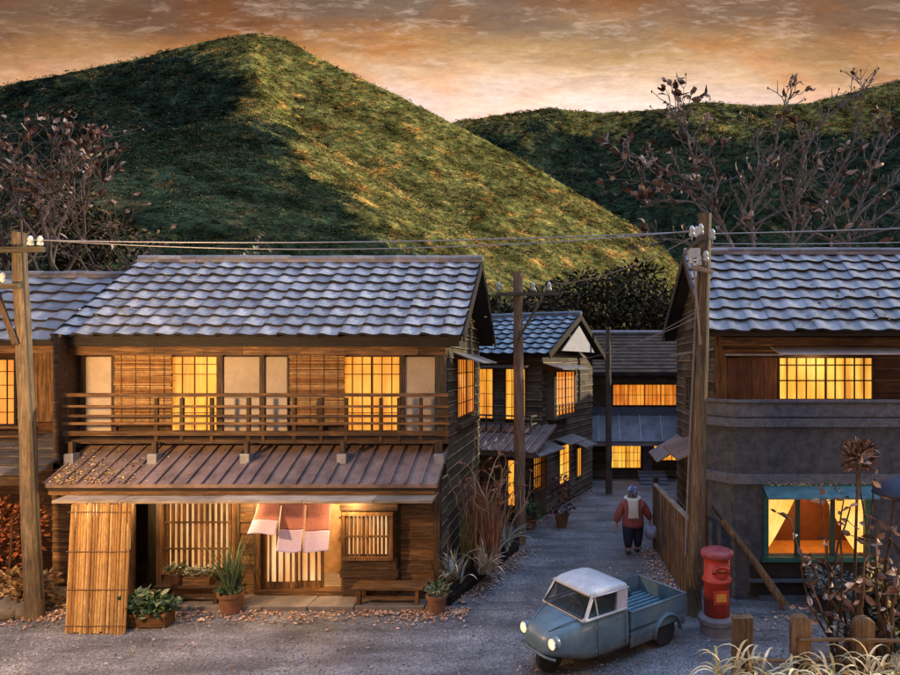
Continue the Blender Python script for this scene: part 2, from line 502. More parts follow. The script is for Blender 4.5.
# clouds are laid out on a far backdrop facing the street: across = x / y, height = z / y
den = wmath('MAXIMUM', wmath('ABSOLUTE', sep.outputs['Y']), .35)
uu = wmath('DIVIDE', sep.outputs['X'], den); vv = wmath('DIVIDE', sep.outputs['Z'], den)
cmb = wn('ShaderNodeCombineXYZ'); Lk.new(uu, cmb.inputs[0]); Lk.new(vv, cmb.inputs[1])
def cn(su, sv, s, det, rough, off=0.0, dist=0.0):
    mp = wn('ShaderNodeMapping'); mp.inputs['Scale'].default_value = (su, sv, 1); mp.inputs['Location'].default_value = (off, off * 1.7, off * .6); mp.inputs['Rotation'].default_value = (0, 0, .05)
    Lk.new(cmb.outputs[0], mp.inputs[0]); n = wn('ShaderNodeTexNoise'); n.inputs['Scale'].default_value = s; n.inputs['Detail'].default_value = det; n.inputs['Roughness'].default_value = rough; n.inputs['Distortion'].default_value = dist
    Lk.new(mp.outputs[0], n.inputs['Vector']); return n.outputs['Fac']
elev = wmath('ADD', vv, wmath('MULTIPLY', wmath('SUBTRACT', cn(1, 2.6, 2.2, 6, .6, 3.1), .5), .20))
band = wramp(elev, [(0, (.34, .22, .20)), (.30, (.66, .48, .42)), (.40, (1.0, .80, .74)), (.445, (.97, .74, .62)), (.49, (.80, .53, .32)), (.535, (.52, .31, .14)), (.585, (.25, .165, .11)), (.70, (.10, .085, .085))])
bank = cn(1, 2.0, 2.6, 4, .5, 7.7); streak = cn(1, 5.5, 5.5, 9, .68, 1.3); stroke = cn(1, 4.0, 15, 8, .72, 4.4, .4); fine = cn(1, 3.0, 34, 6, .75, 9.0, .3)
c1 = wmix(wramp(bank, [(.47, 0.0), (.62, .85)]), band, wmix(1, band, (1.22, .72, .34), 'MULTIPLY'))
c1 = wmix(wramp(streak, [(.42, .0), (.62, .42)]), c1, wmix(1, c1, (.58, .47, .49), 'MULTIPLY'))
c1 = wmix(wramp(stroke, [(.52, 0.0), (.68, .5)]), c1, wmix(.6, c1, (1.0, .80, .66)))
c1 = wmix(1, c1, wramp(fine, [(.34, .86), (.5, 1.0), (.66, 1.14)]), 'MULTIPLY')
c1 = wmix(wramp(wmath('ABSOLUTE', wmath('ADD', uu, .02)), [(.18, 0.0), (.75, .75)]), c1, wmix(1, c1, (.66, .50, .40), 'MULTIPLY'))
skyc = wmix(1, sky.outputs[0], (SKY_K * 1.02, SKY_K * .98, SKY_K * 1.02), 'MULTIPLY')
up = wramp(sep.outputs['Z'], [(.60, 0.0), (.86, 1.0)])
tot = wmix(up, c1, skyc)
Lk.new(tot, bg.inputs[0]); bg.inputs[1].default_value = 1.0

sl = bpy.data.lights.new('sun', 'SUN'); so = bpy.data.objects.new('sun', sl); COL.objects.link(so)
sl.energy = SUN_E; sl.angle = rad(1.2); sl.color = (1, .80, .52)
so.rotation_euler = (-SUN).to_track_quat('-Z', 'Y').to_euler(); so.location = (20, 10, 30)
def lamp(p, e, c=(1, .60, .26), r=.12):
    l = bpy.data.lights.new('lamp_glow', 'POINT'); o = bpy.data.objects.new('lamp_glow', l); COL.objects.link(o)
    l.energy = e * LAMP_K; l.color = c; l.shadow_soft_size = r; o.location = p
    return o

# ------------------------------------------------------------------ ground
def smooth(a, b, x): t = min(1, max(0, (x - a) / (b - a))); return t * t * (3 - 2 * t)
s = NB('earth'); n = s.noise(s.coord(), 1.2, 10, .7)
s.color(s.mix(1, s.ramp(n, [(.3, (.035, .028, .022)), (.55, (.07, .055, .042)), (.75, (.12, .10, .075))]), s.ramp(s.noise(s.coord(), 30, 4, .7), [(.3, .6), (.7, 1.4)]), 'MULTIPLY'))
s.set(Roughness=.95); s.bump(n, .8, .06); EARTH = s.m
s = NB('road_gravel'); n = s.noise(s.coord(), .9, 8, .62); f = s.noise(s.coord(), 34, 4, .75); f2 = s.noise(s.coord(), 11, 5, .7)
c = s.ramp(n, [(.28, (.075, .076, .080)), (.5, (.14, .142, .150)), (.72, (.23, .228, .232))])
c = s.mix(1, c, s.ramp(f, [(.30, .38), (.5, .95), (.64, 2.3)]), 'MULTIPLY')
c = s.mix(s.ramp(f2, [(.52, 0.0), (.70, .5)]), c, (.13, .10, .085))
rut = s.noise(s.coord((.22, 1.3, 1)), 1.6, 5, .6); c = s.mix(1, c, s.ramp(rut, [(.36, .58), (.52, 1.0), (.66, 1.25)]), 'MULTIPLY')
s.color(c); s.set(Roughness=s.ramp(n, [(.3, .42), (.7, .8)]), Specular_IOR_Level=.45)
s.bump(s.mix(.5, f, f2), .85, .035); ROAD = s.m
m = M(); m.add([(-900, -200, -.03), (900, -200, -.03), (900, 1200, -.03), (-900, 1200, -.03)], [(0, 1, 2, 3)])
tag(m.build('ground', EARTH), kind='structure')
# one road surface: the cross street in front of the houses and the alley running away between them, softly uneven
m = M(); nx, ny = 150, 150; x0, x1, y0, y1 = -16., 10., 5., 27.
idx = {}
for j in range(ny + 1):
    for i in range(nx + 1):
        x, y = x0 + (x1 - x0) * i / nx, y0 + (y1 - y0) * j / ny
        z = .012 * mnoise.noise((x * .9, y * .9, 0)) + .012
        idx[i, j] = len(m.v); m.v.append((x, y, z))
for j in range(ny):
    for i in range(nx):
        m.f.append((idx[i, j], idx[i + 1, j], idx[i + 1, j + 1], idx[i, j + 1])); m.mi.append(0)
tag(m.build('road', ROAD, smooth=True), kind='structure')
m = M(); m.add([(-90, -20, 0.0), (90, -20, 0.0), (90, 12, 0.0), (-90, 12, 0.0)], [(0, 1, 2, 3)])
tag(m.build('street', ROAD), kind='structure')

# ------------------------------------------------------------------ hills: real slopes with a forest on them
def interp(pts, x):
    if x <= pts[0][0]: return pts[0][1]
    for (a, p), (b, q) in zip(pts, pts[1:]):
        if x <= b: t = (x - a) / (b - a); return p + (q - p) * t
    return pts[-1][1]
D1, D2 = 150., 290.
r1 = [(-260, 60), (-170, 78), (-90, 84), (0, 85), (60, 74), (130, 60), (200, 42), (235, 35), (258, 32), (285, 38), (330, 63), (400, 96), (455, 124), (520, 158), (590, 200), (650, 236), (700, 285), (760, 330), (900, 375), (1200, 400)]
r2 = [(-300, 250), (300, 200), (400, 150), (455, 121), (500, 115), (550, 108), (600, 113), (660, 110), (700, 101), (760, 106), (810, 103), (850, 92), (905, 79), (980, 60), (1100, 70), (1300, 110)]
R1 = [(X(a, D1), Z(b, D1)) for a, b in r1]; R2 = [(X(a, D2), Z(b, D2)) for a, b in r2]
def nz(x, y, s, k=0): return mnoise.noise((x * s + k, y * s - k, k * .7))
SP = [((X(252, D1), D1, Z(33, D1)), (X(262, 118), 118, Z(108, 118)), (X(318, 92), 92, Z(205, 92)), (X(395, 70), 70, Z(290, 70)))]
def seg_d(x, y, a, b):
    dx, dy = b[0] - a[0], b[1] - a[1]; t = max(0, min(1, ((x - a[0]) * dx + (y - a[1]) * dy) / (dx * dx + dy * dy)))
    return math.hypot(x - a[0] - dx * t, y - a[1] - dy * t), a[2] + (b[2] - a[2]) * t
def h1(x, y):
    t = max(0, min(1, (y - 45) / (D1 - 45)))
    h = interp(R1, x * D1 / max(y, 30) * .5 + x * .5) * (t ** 1.25 * .78 + .22 * t ** 3)
    if y > D1: h = interp(R1, x) * max(0, 1 - (y - D1) / 80)
    e = 4.5 * nz(x, y, .04, 3) + 1.8 * nz(x, y, .10, 8)
    h += e * 4 * t * (1 - t) * .9
    for s_ in SP:
        for a, b in zip(s_, s_[1:]):
            d, z = seg_d(x, y, a, b); h = max(h, z - d * .62 + 1.5 * nz(x, y, .12, 2) * (1 - t))
    return max(h, -2)
def h2(x, y):
    t = max(0, min(1, (y - 150) / (D2 - 150)))
    h = interp(R2, x) * t ** .9 + (13 * nz(x, y, .022, 5) + 6 * nz(x, y, .05, 1)) * 4 * t * (1 - t)
    if y > D2: h = interp(R2, x) * max(0, 1 - (y - D2) / 120)
    return max(h, -2)
def forest_mat(name, per_leaf):
    s = NB(name); fine_n = s.noise(s.coord(), .85, 6, .75)
    isl = s.island() if per_leaf else s.ramp(fine_n, [(.30, 0.0), (.70, 1.0)])
    big = s.noise(s.coord(), .075, 5, .65); med = s.noise(s.coord(), .30, 6, .7)
    con_shade = s.ramp(isl, [(0, (.008, .017, .013)), (.55, (.020, .036, .022)), (.84, (.042, .054, .026)), (1, (.14, .10, .045))])
    aut_lit = s.ramp(isl, [(0, (.044, .064, .024)), (.35, (.098, .118, .034)), (.60, (.175, .158, .042)), (.82, (.30, .21, .060)), (1, (.50, .34, .17))])
    k = s.math('ADD', s.math('MULTIPLY', s.math('SUBTRACT', big, .5), 1.1), s.math('MULTIPLY', s.math('SUBTRACT', med, .5), .5))
    att = s.add('ShaderNodeAttribute'); att.attribute_name = 'kind'
    fac = s.math('ADD', att.outputs['Fac'], k)
    c = s.mix(s.ramp(fac, [(.36, 0.0), (.64, 1.0)]), con_shade, aut_lit)
    pat = s.noise(s.coord(), .16, 7, .75)
    c = s.mix(s.ramp(pat, [(.54, 0.0), (.62, .8)]), c, s.mix(1, c, (3.0, 1.75, 1.5), 'MULTIPLY'))
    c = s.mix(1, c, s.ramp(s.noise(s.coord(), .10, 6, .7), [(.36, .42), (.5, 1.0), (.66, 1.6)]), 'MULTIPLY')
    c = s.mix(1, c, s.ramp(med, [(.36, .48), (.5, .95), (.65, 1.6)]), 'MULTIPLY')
    s.color(c); s.set(Roughness=1.0, Specular_IOR_Level=0.0)
    if not per_leaf: s.bump(med, .6, .9)
    return s.m
FOREST = forest_mat('forest_leaves', True); SLOPE = forest_mat('wooded_slope', False)
q = random.Random(3)
def spx(y):
    s_ = SP[0]
    for a, b in zip(s_, s_[1:]):
        if y >= b[1]: t = (y - a[1]) / (b[1] - a[1]); return a[0] + (b[0] - a[0]) * t
    return s_[-1][0]
def k1(x, y, z): return .5 + max(-.42, min(.46, (x - spx(y) + 1) * .032 + nz(x, y, .09, 4) * .42)) + .34 * smooth(128, 150, y) - .42 * smooth(34, 12, z)  # lit face and golden rim, shaded face and base, put into tree colour
def k2(x, y, z): return .10 + .50 * smooth(86, 125, z) + nz(x, y, .04, 6) * .3
def terrain(name, fn, kf, xa, xb, ya, yb, st, rough):
    m = M(); nx, ny = int((xb - xa) / st), int((yb - ya) / st); at = []
    for j in range(ny + 1):
        for i in range(nx + 1):
            x, y = xa + i * st, ya + j * st; z = fn(x, y); at.append(kf(x, y, z)); m.v.append((x, y, z + rough * nz(x, y, .9 / st, 5)))
    for j in range(ny):
        for i in range(nx): a = j * (nx + 1) + i; m.f.append((a, a + 1, a + nx + 2, a + nx + 1)); m.mi.append(0)
    o = m.build(name, SLOPE, smooth=True); a = o.data.attributes.new('kind', 'FLOAT', 'POINT'); a.data.foreach_set('value', at); tag(o, kind='structure')
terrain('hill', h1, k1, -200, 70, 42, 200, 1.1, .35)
terrain('hill', h2, k2, -330, 330, 146, 400, 3.0, .8)
import array
def forest(name, fn, kindfn, pts, rr, label, yref, nq):
    ph = (1 + 5 ** .5) / 2
    ico = [V(p).normalized() for p in ((-1, ph, 0), (1, ph, 0), (-1, -ph, 0), (1, -ph, 0), (0, -1, ph), (0, 1, ph), (0, -1, -ph), (0, 1, -ph), (ph, 0, -1), (ph, 0, 1), (-ph, 0, -1), (-ph, 0, 1))]
    icf = [(0, 11, 5), (0, 5, 1), (0, 1, 7), (0, 7, 10), (0, 10, 11), (1, 5, 9), (5, 11, 4), (11, 10, 2), (10, 7, 6), (7, 1, 8), (3, 9, 4), (3, 4, 2), (3, 2, 6), (3, 6, 8), (3, 8, 9), (4, 9, 5), (2, 4, 11), (6, 2, 10), (8, 6, 7), (9, 8, 1)]
    vs = []; fs = []; at = []
    q = random.Random(11)
    for x, y in pts:
        z = fn(x, y); kd = kindfn(x, y, z); r = q.uniform(*rr)
        if z < -.5: continue
        r = r * y / yref
        conif = kd < .5
        for _ in range(nq):
            a_ = q.uniform(0, 6.283); h_ = q.uniform(0, 1)
            u_ = q.uniform(.05, 1); rr_ = r * math.sqrt(max(0, 1 - u_ * u_)) * q.uniform(.75, 1.25); zz_ = z + r * (.15 + u_ * (.95 if conif else .6))
            c0 = V((x + rr_ * math.cos(a_), y + rr_ * math.sin(a_), zz_))
            n_ = V((math.cos(a_) * (1 - u_) * .7 + q.uniform(-.45, .45), math.sin(a_) * (1 - u_) * .7 - .35 + q.uniform(-.45, .45), q.uniform(.5, 1.1))).normalized()
            t_ = n_.cross(V((q.uniform(-1, 1), q.uniform(-1, 1), q.uniform(-1, 1)))).normalized(); b_ = n_.cross(t_); sz = r * q.uniform(.28, .55)
            k0 = len(vs); vs += [tuple(c0 + t_ * sz), tuple(c0 + b_ * sz * .8), tuple(c0 - t_ * sz * q.uniform(.6, 1.1) + n_ * sz * .2), tuple(c0 - b_ * sz * q.uniform(.5, 1))]
            fs.append((k0, k0 + 1, k0 + 2, k0 + 3)); at += [kd] * 4
    me = bpy.data.meshes.new(name); me.from_pydata(vs, [], fs); me.materials.append(FOREST)
    a = me.attributes.new('kind', 'FLOAT', 'POINT'); a.data.foreach_set('value', at)
    o = bpy.data.objects.new(name, me); COL.objects.link(o); tag(o, label, 'forest', kind='stuff')
q = random.Random(3); pts = []
while len(pts) < N_TREES1:
    y = 44 * ((D1 + 3) / 44) ** (q.random() ** .75); x = X(q.uniform(-60, 800), y)
    pts.append((x, y))
forest('forest', h1, k1, pts, (.24, .62), 'dense autumn forest covering the big pointed mountain', 140., 8)
pts = [(q.uniform(-70, 230), q.uniform(165, D2 + 4)) for _ in range(N_TREES2)]
forest('forest', h2, k2, pts, (.5, 1.1), 'dark forest covering the far low mountains on the right', 250., 6)
# ------------------------------------------------------------------ materials used by the houses
TILE_A = tile('roof_tile_blue_grey', (.17, .178, .205), (.27, .278, .305), (.38, .385, .405), .75)
TILE_B = tile('roof_tile_slate', (.11, .115, .135), (.18, .185, .21), (.27, .272, .295), .6)
TILE_C = tile('roof_tile_teal', (.06, .095, .14), (.10, .15, .20), (.15, .21, .27), .3)
METAL = plain('tin_sheet', (.30, .29, .31), .42, .55, .35, 3)
METAL_D = plain('rusty_tin', (.22, .155, .13), .5, .30, .5, 2.2)
LEAD = plain('grey_iron_shoe', (.28, .29, .32), .45, .5)
PAPER = glow('shoji_paper_lit', (.88, .28, .018), (1.0, .43, .045), .92)
PAPER_O = glow('shoji_paper_orange', (.80, .18, .012), (.95, .34, .035), .88)
PAPER_Y = glow('shoji_paper_yellow', (.98, .37, .025), (1.0, .53, .075), .98)
CREAM = glow('lit_cream_blind', (.70, .42, .17), (.95, .62, .30), .55, .8)
CREAM_HOT = glow('lit_room_paper', (.95, .42, .13), (1.0, .64, .30), .80, 1.1)
PLASTER = stucco('cream_plaster', (.42, .34, .24), (.60, .51, .38), 1.4)
ROOM = plain('warm_room_wall', (.62, .42, .22), .8)

# ================================================================== the long two-storey house on the left
hs = thing('wooden_house', 'long two-storey weathered wooden house with balcony and shop curtain, left of the alley', 'house', (-6.7, 12.7, 0))
XL, XR = -11.05, -2.86; dG, dU, dB = 12.7, 13.25, 17.8
g = lambda px: X(px, dG); u = lambda px: X(px, dU)
WF = Wall((0, dG, 0), (1, 0, 0), (0, -1, 0)); WU = Wall((0, dU, 0), (1, 0, 0), (0, -1, 0)); WS = Wall((XR, 0, 0), (0, 1, 0), (1, 0, 0)); WL = Wall((XL, 0, 0), (0, 1, 0), (-1, 0, 0))
zt = 2.75
latt = (g(163), g(236), .55, Z(500, dG)); door = (g(262), g(343), .12, Z(500, dG)); latt2 = (g(345), g(400), .62, Z(508, dG)); dark = (g(131), g(160), .12, 2.1)
m = M(); WF.solid(m, XL, XR, 0, zt, [latt, door, dark]); WS.solid(m, dG, dB, 0, 3.3); WS.solid(m, dU, dB, 3.3, 5.75)
WL.solid(m, dG, dB, 0, 5.6); m.box(XL, XR, dB - .1, dB, 0, 5.75)
m.prism([(dU, 5.75), (dB, 5.75), (15.4, 7.25)], 'x', XR - .1, XR); m.prism([(dU, 5.6), (dB, 5.6), (15.4, 7.2)], 'x', XL, XL + .1)
holes_u = [(u(a), u(b), Z(432, dU), Z(355, dU)) for a, b in ((66, 84), (171, 220), (342, 402))]
WU.solid(m, XL, XR, 2.9, 5.5, holes_u)
m.box(XL, XR, dG, dU, 2.7, 2.85)                       # soffit over the ground floor
wl = m.build('wall', wood('old', 'x'), hs)
for a_, b_, c_, d_, hs_ in ((g(131), g(163), .1, zt, [dark]), (XL, g(131), .1, zt, []), (g(236), g(262), .1, zt, []), (g(163), g(236), .08, .53, []), (g(345), g(400), .08, .6, [])):
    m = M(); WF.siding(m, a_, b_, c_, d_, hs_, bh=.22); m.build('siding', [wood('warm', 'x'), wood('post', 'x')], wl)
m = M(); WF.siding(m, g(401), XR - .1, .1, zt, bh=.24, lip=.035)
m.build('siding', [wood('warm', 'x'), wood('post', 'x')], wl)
swin = (14.4, 16.9, 3.62, 5.12)
m = M(); WS.siding(m, dG, dU, .3, 3.2, bh=.25, lip=.04); WS.siding(m, dU, dB, .3, 5.7, [swin], bh=.25, lip=.04)
WS.siding(m, dU - .6, dB + .3, 5.7, 7.3, bh=.23, lip=.04, tri=(15.4, 7.35, dU - .55, dB + .35, 5.62))
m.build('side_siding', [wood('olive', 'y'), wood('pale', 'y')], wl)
m = M(); WS.box(m, dG - .05, dB, -.1, .06, 0, .3); m.build('plinth', stucco('grey_stone', (.09, .09, .09), (.20, .19, .19)), wl)
# posts
for px in (133, 161, 238, 258): m = M(); WF.box(m, g(px) - .06, g(px) + .06, 0, .06, 0, zt); m.build('post', wood('old', 'z'), wl)
m = M(); WF.box(m, XR - .11, XR + .01, 0, .07, 0, zt); m.build('post', wood('old', 'z'), wl)
for px in (84.5, 116, 170, 222, 263.5, 291, 342, 403): 
    m = M(); WU.box(m, u(px) - .055, u(px) + .055, 0, .07, 2.95, 5.4); m.build('post', wood('old', 'z'), wl)
m = M(); WU.box(m, XR - .22, XR, 0, .07, 2.95, 5.5); m.build('corner_post', wood('olive', 'z'), wl)
# cream panels and lit shoji of the upper floor
for a, b in ((86, 115), (223, 262), (265, 290), (404, 446)):
    m = M(); WU.box(m, u(a), u(b), .012, .03, Z(432, dU), Z(357, dU)); m.build('shutter_panel', PLASTER, wl)
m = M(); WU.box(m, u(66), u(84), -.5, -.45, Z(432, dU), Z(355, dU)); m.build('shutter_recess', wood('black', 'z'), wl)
WU.window(hs, u(171), u(220), Z(432, dU), Z(355, dU), 4, 5, PAPER_Y, 'red', name='window', rowz=[.25, .5, .75, .88])
WU.window(hs, u(343), u(402), Z(432, dU), Z(355, dU), 6, 5, PAPER, 'red', name='window', rowz=[.25, .5, .75, .88], mull=(.5,))
WS.window(hs, swin[0], swin[1], swin[2], swin[3], 8, 4, PAPER_O, 'red', w=.02, mull=(.5,))
m = M(); WS.box(m, 14.0, 17.2, .01, .62, 5.22, 5.25); m.v = [(a, b, c - max(0, (a - XR)) * .38) for a, b, c in m.v]; m.build('window_awning', METAL, hs)
m = M(); WS.box(m, swin[0] - .1, swin[1] + .1, .005, .16, 3.42, 3.52); m.build('window_sill', wood('olive', 'y'), hs)
# roof
gable_roof(hs, -11.15, -2.42, 12.85, 5.56, 15.4, 7.58, 17.95, 5.6, TILE_A, .44, 9)
m = M(); m.box(-11.1, -2.5, 12.9, 12.99, 5.34, 5.52, .004); m.box(-11.0, -2.55, 13.0, 13.22, 5.43, 5.47); m.build('eave_board', wood('black', 'x'), hs)
m = M(); x = X(67, 13.0)
while x < X(446, 13.0): m.box(x, min(x + 1.9, X(446, 13.0)), 12.98, 13.06, Z(355, 13.0), Z(345.5, 13.0), .004); x += 1.905
m.build('lintel_board', wood('warm', 'x'), hs)
m = M()
for i in range(24): xx = -10.9 + i * .36; m.box(xx, xx + .07, 12.95, 13.2, 5.44, 5.54)
m.build('rafters', wood('black', 'y'), hs)
# balcony
bal = M(); dR = 12.62; b = lambda px: X(px, dR)
xl, xr = b(63), b(449)
bal.box(xl, xr, dR + .05, dU, 3.28, 3.36); bf = bal.build('balcony', wood('old', 'x'), hs)
m = M()
for py, hh in ((395, .075), (406.5, .05), (416, .05), (423.5, .05), (433.5, .10)):
    zz = Z(py, dR); m.beam((xl, dR + (.0 if py in (395,) else .012), zz), (xr, dR + (.0 if py in (395,) else .012), zz), .05 if py != 395 else .08, hh, j=.004)
    m.beam((xr - .03, dR + .03, zz - .01), (xr - .03, dU + .02, zz - .01), .05, hh * .9, j=.003)
m.build('railing', wood('warm', 'x'), bf)
for px in (65, 154.5, 180, 210, 247, 262, 293, 320, 345, 380, 398, 420, 446):
    m = M(); m.box(b(px) - .035, b(px) + .035, dR + .04, dR + .10, 3.3, Z(397, dR) - .02, .003); m.build('baluster', wood('old', 'z'), bf)
# lower roof with standing seams
ey, ez, ty, tz = 11.86, 2.58, 13.05, 3.25
pl, pr = -10.5, -2.72
m = M(); m.prism([(ey, ez), (ty, tz), (ty, tz - .07), (ey, ez - .07)], 'x', pl, pr); pf = m.build('lower_roof', METAL_D, hs)
for i in range(26):
    xx = pl + .02 + (pr - pl - .04) * i / 25; m = M()
    m.beam((xx, ey - .01, ez + .018), (xx, ty, tz + .018), .035, .045, j=.003); m.build('seam_batten', METAL_D, pf)
m = M(); m.box(pl, pr, ey + .04, ey + .12, ez - .135, ez - .075); m.box(pl, pr, dG - .05, dG, 2.62, 2.9); m.build('fascia', wood('black', 'x'), pf)
m = M(); m.beam((pl + .1, ey + .02, ez - .17), (pr - .05, ey + .02, ez - .17), .06, .07, j=.004); m.build('eave_beam', wood('warm', 'x'), pf)
m = M(); x = -10.05
while x < pr - .05:
    q = min(x + U(1.2, 2.2), pr - .02); z0 = U(-.006, .006)
    m.prism([(ey - .34, ez - .25 + z0), (ey + .20, ez - .20 + z0), (ey + .20, ez - .235 + z0), (ey - .34, ez - .30 + z0)], 'x', x + .003, q - .003); x = q
m.build('canopy_board', wood('pale', 'x'), pf)
for i in range(17): xx = pl + .2 + i * (pr - pl - .4) / 16; m = M(); m.beam((xx, ey + .14, ez - .28), (xx, dG, ez - .02), .06, .07); m.build('canopy_rafter', wood('old', 'y'), pf)
for px in (72, 155, 247, 343, 440):           # iron shoes that carry the balcony
    dd = 12.5; xx = X(px, dd); zr = ez + (dd - ey) / (ty - ey) * (tz - ez)
    m = M(); m.box(xx - .045, xx + .045, dd - .04, dd + .04, zr + .0, 3.34); st = m.build('balcony_post', wood('old', 'z'), hs)
    m = M(); m.box(xx - .10, xx + .10, dd - .10, dd + .09, zr - .06, zr + .16, .006); m.build('iron_shoe', LEAD, st, bevel=.015)
# ground-floor lattices, door and lit room
def lattice_front(parent, wall, u0, u1, z0, z1, n, kind, pane, name='lattice_window', w=.05, rows=(.32, .7), bw=.05, fw=.07):
    m = M(); wall.box(m, u0 - fw, u0, 0, w + .03, z0 - fw, z1); wall.box(m, u1, u1 + fw, 0, w + .03, z0 - fw, z1); wall.box(m, u0, u1, 0, w + .04, z0 - fw, z0)
    wall.box(m, u0 - fw, u1 + fw, 0, w + .04, z1, z1 + fw)
    fr = m.build(name, wood(kind, 'z'), parent); m = M()
    for i in range(n):
        c_ = u0 + (u1 - u0) * (i + .5) / n; wall.box(m, c_ - bw / 2, c_ + bw / 2, w - .03, w, z0, z1, .003)
    for k in rows: q = z0 + (z1 - z0) * k; wall.box(m, u0, u1, w + .001, w + .02, q - .02, q + .02, .002)
    m.build('lattice', wood(kind, 'z'), fr)
    m = M(); wall.box(m, u0, u1, w - .2, w - .18, z0, z1); m.build('pane', pane, fr)
    return fr
lattice_front(hs, WF, latt[0] + .05, latt[1] - .05, latt[2] + .05, latt[3] - .02, 12, 'warm', CREAM_HOT, w=.04, bw=.055)
# projecting lattice bay to the right of the door
m = M(); WF.box(m, g(344), g(401), .0, .22, .52, .66); m.build('bay_frame', wood('old', 'x'), hs); m = M(); WF.box(m, g(344), g(401), 0, .24, Z(508, dG), Z(500, dG)); m.build('bay_frame', wood('old', 'x'), hs)
WB = Wall((0, dG - .14, 0), (1, 0, 0), (0, -1, 0))
lattice_front(hs, WB, g(349), g(393), .95, Z(513, dG), 11, 'warm', CREAM_HOT, w=.08, rows=(.5,), bw=.045)
m = M(); WF.boards(m, g(346), g(399), .05, .88, .3, .18); m.build('bay_board', wood('old', 'x'), hs)
# sliding door, half open
zd0, zd1 = .2, Z(503, dG)
m = M(); WF.box(m, g(258), g(262), 0, .08, 0, zd1 + .1); WF.box(m, g(343), g(347), 0, .10, 0, zd1 + .1); WF.box(m, g(258), g(347), -.1, .09, zd1, zd1 + .12); m.build('door_frame', wood('warm', 'z'), hs)
m = M(); m.box(g(258), g(347), dG - .12, dG + .15, .1, .2, .003); m.build('door_sill', wood('warm', 'x'), hs)
def slide(x0, x1, y, pane, kind='warm'):
    m = M(); fw = .06
    m.box(x0, x0 + fw, y, y + .035, zd0, zd1); m.box(x1 - fw, x1, y, y + .035, zd0, zd1); m.box(x0 + fw, x1 - fw, y, y + .034, zd0, zd0 + .14); m.box(x0 + fw, x1 - fw, y, y + .034, zd1 - .06, zd1)
    o = m.build('sliding_door', wood(kind, 'z'), hs); m = M(); n = max(3, round((x1 - x0) / .15))
    for i in range(1, n): c_ = x0 + (x1 - x0) * i / n; m.box(c_ - .02, c_ + .02, y - .004, y + .02, zd0 + .14, zd1 - .06, .002)
    m.build('lattice', wood(kind, 'z'), o)
    m = M(); m.box(x0 + .02, x1 - .02, y + .036, y + .046, zd0 + .05, zd1 - .03); m.build('pane', pane, o)
slide(g(263), g(297), dG + .02, CREAM_HOT); slide(g(292), g(322), dG + .08, CREAM_HOT)
m = M(); m.box(g(255), g(352), dG + 1.2, dG + 1.25, .1, 2.7); m.box(g(255), g(257), dG + .16, dG + 1.2, .1, 2.7); m.box(g(350), g(352), dG + .16, dG + 1.2, .1, 2.7); m.build('room_wall', ROOM, hs)
m = M(); m.box(g(257), g(350), dG + .15, dG + 1.2, .06, .14); m.build('room_floor', wood('pale', 'x'), hs)
m = M(); m.box(g(322), g(346), dG + .9, dG + 1.18, .95, 1.02); m.box(g(322), g(346), dG + .9, dG + 1.18, 1.45, 1.5); m.build('room_shelf', wood('warm', 'x'), hs)
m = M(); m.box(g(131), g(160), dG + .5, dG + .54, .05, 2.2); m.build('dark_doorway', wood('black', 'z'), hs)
lamp((g(333), dG + .6, 2.3), 48, (1, .66, .34), .1)
# low plank deck and stone kerb along the front
m = M(); x = X(132, 12.3)
while x < XR + .1:
    q = min(x + U(.9, 1.5), XR + .12); m.box(x + .006, q - .006, 12.02, dG, 0, .10 + U(-.008, .008), .01); x = q
m.build('stone_step', stucco('step_stone', (.12, .105, .095), (.27, .24, .21), 2.2), hs, bevel=.012)
lamp((-9.2, 12.35, 2.05), 22); lamp((-6.9, 12.3, 2.1), 20); lamp((-4.6, 12.25, 2.1), 24); 
lamp((-10.0, 7.4, 4.7), 720, (1, .57, .24), .25)
lamp((5.7, 5.8, 1.9), 62, (1, .56, .24), .2)

# ================================================================== neighbour at the left edge
nb = thing('wooden_house', 'lower wooden house cut by the left edge, joined to the long house', 'house', (-14.5, 13.5, 0))
gable_roof(nb, -19.5, -11.2, 12.9, 5.45, 15.2, 7.15, 17.6, 5.45, TILE_B, .62, 7)
dn = 13.75; WN = Wall((0, dn, 0), (1, 0, 0), (0, -1, 0)); n_ = lambda px: X(px, dn)
m = M(); wN = (-15.4, n_(18), 3.55, 5.1); WN.solid(m, -19.4, -11.3, 2.9, 5.45, [wN]); WN.solid(m, -19.4, -11.3, 0, 2.9, w0=-.7, w1=-.6); m.box(-19.4, -19.3, dn, 17.4, 0, 5.5); m.box(-19.4, -11.3, 17.3, 17.4, 0, 5.5)
m.box(-19.4, -11.3, dn - .02, 14.4, 2.7, 2.85); WE = Wall((-11.3, 0, 0), (0, 1, 0), (1, 0, 0)); WE.solid(m, dn + .5, 17.4, 0, 2.9); WE.solid(m, dn, 17.4, 2.9, 5.45)
wl = m.build('wall', wood('red', 'x'), nb)
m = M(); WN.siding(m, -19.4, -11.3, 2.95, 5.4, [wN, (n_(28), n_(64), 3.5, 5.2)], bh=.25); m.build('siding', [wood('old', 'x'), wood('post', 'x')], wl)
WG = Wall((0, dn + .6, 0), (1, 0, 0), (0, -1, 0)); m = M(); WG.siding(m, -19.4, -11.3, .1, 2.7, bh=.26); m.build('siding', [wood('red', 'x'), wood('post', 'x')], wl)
WN.window(nb, wN[0], wN[1], wN[2], wN[3], 12, 5, PAPER_O, 'black', mull=(.25, .5, .75))
m = M(); WN.boards(m, n_(30), n_(63), Z(421, dn), Z(347, dn), .17, .2); WN.box(m, n_(29), n_(64), .0, .24, Z(347, dn), Z(345, dn)); m.build('shutter_box', wood('warm', 'z'), nb)
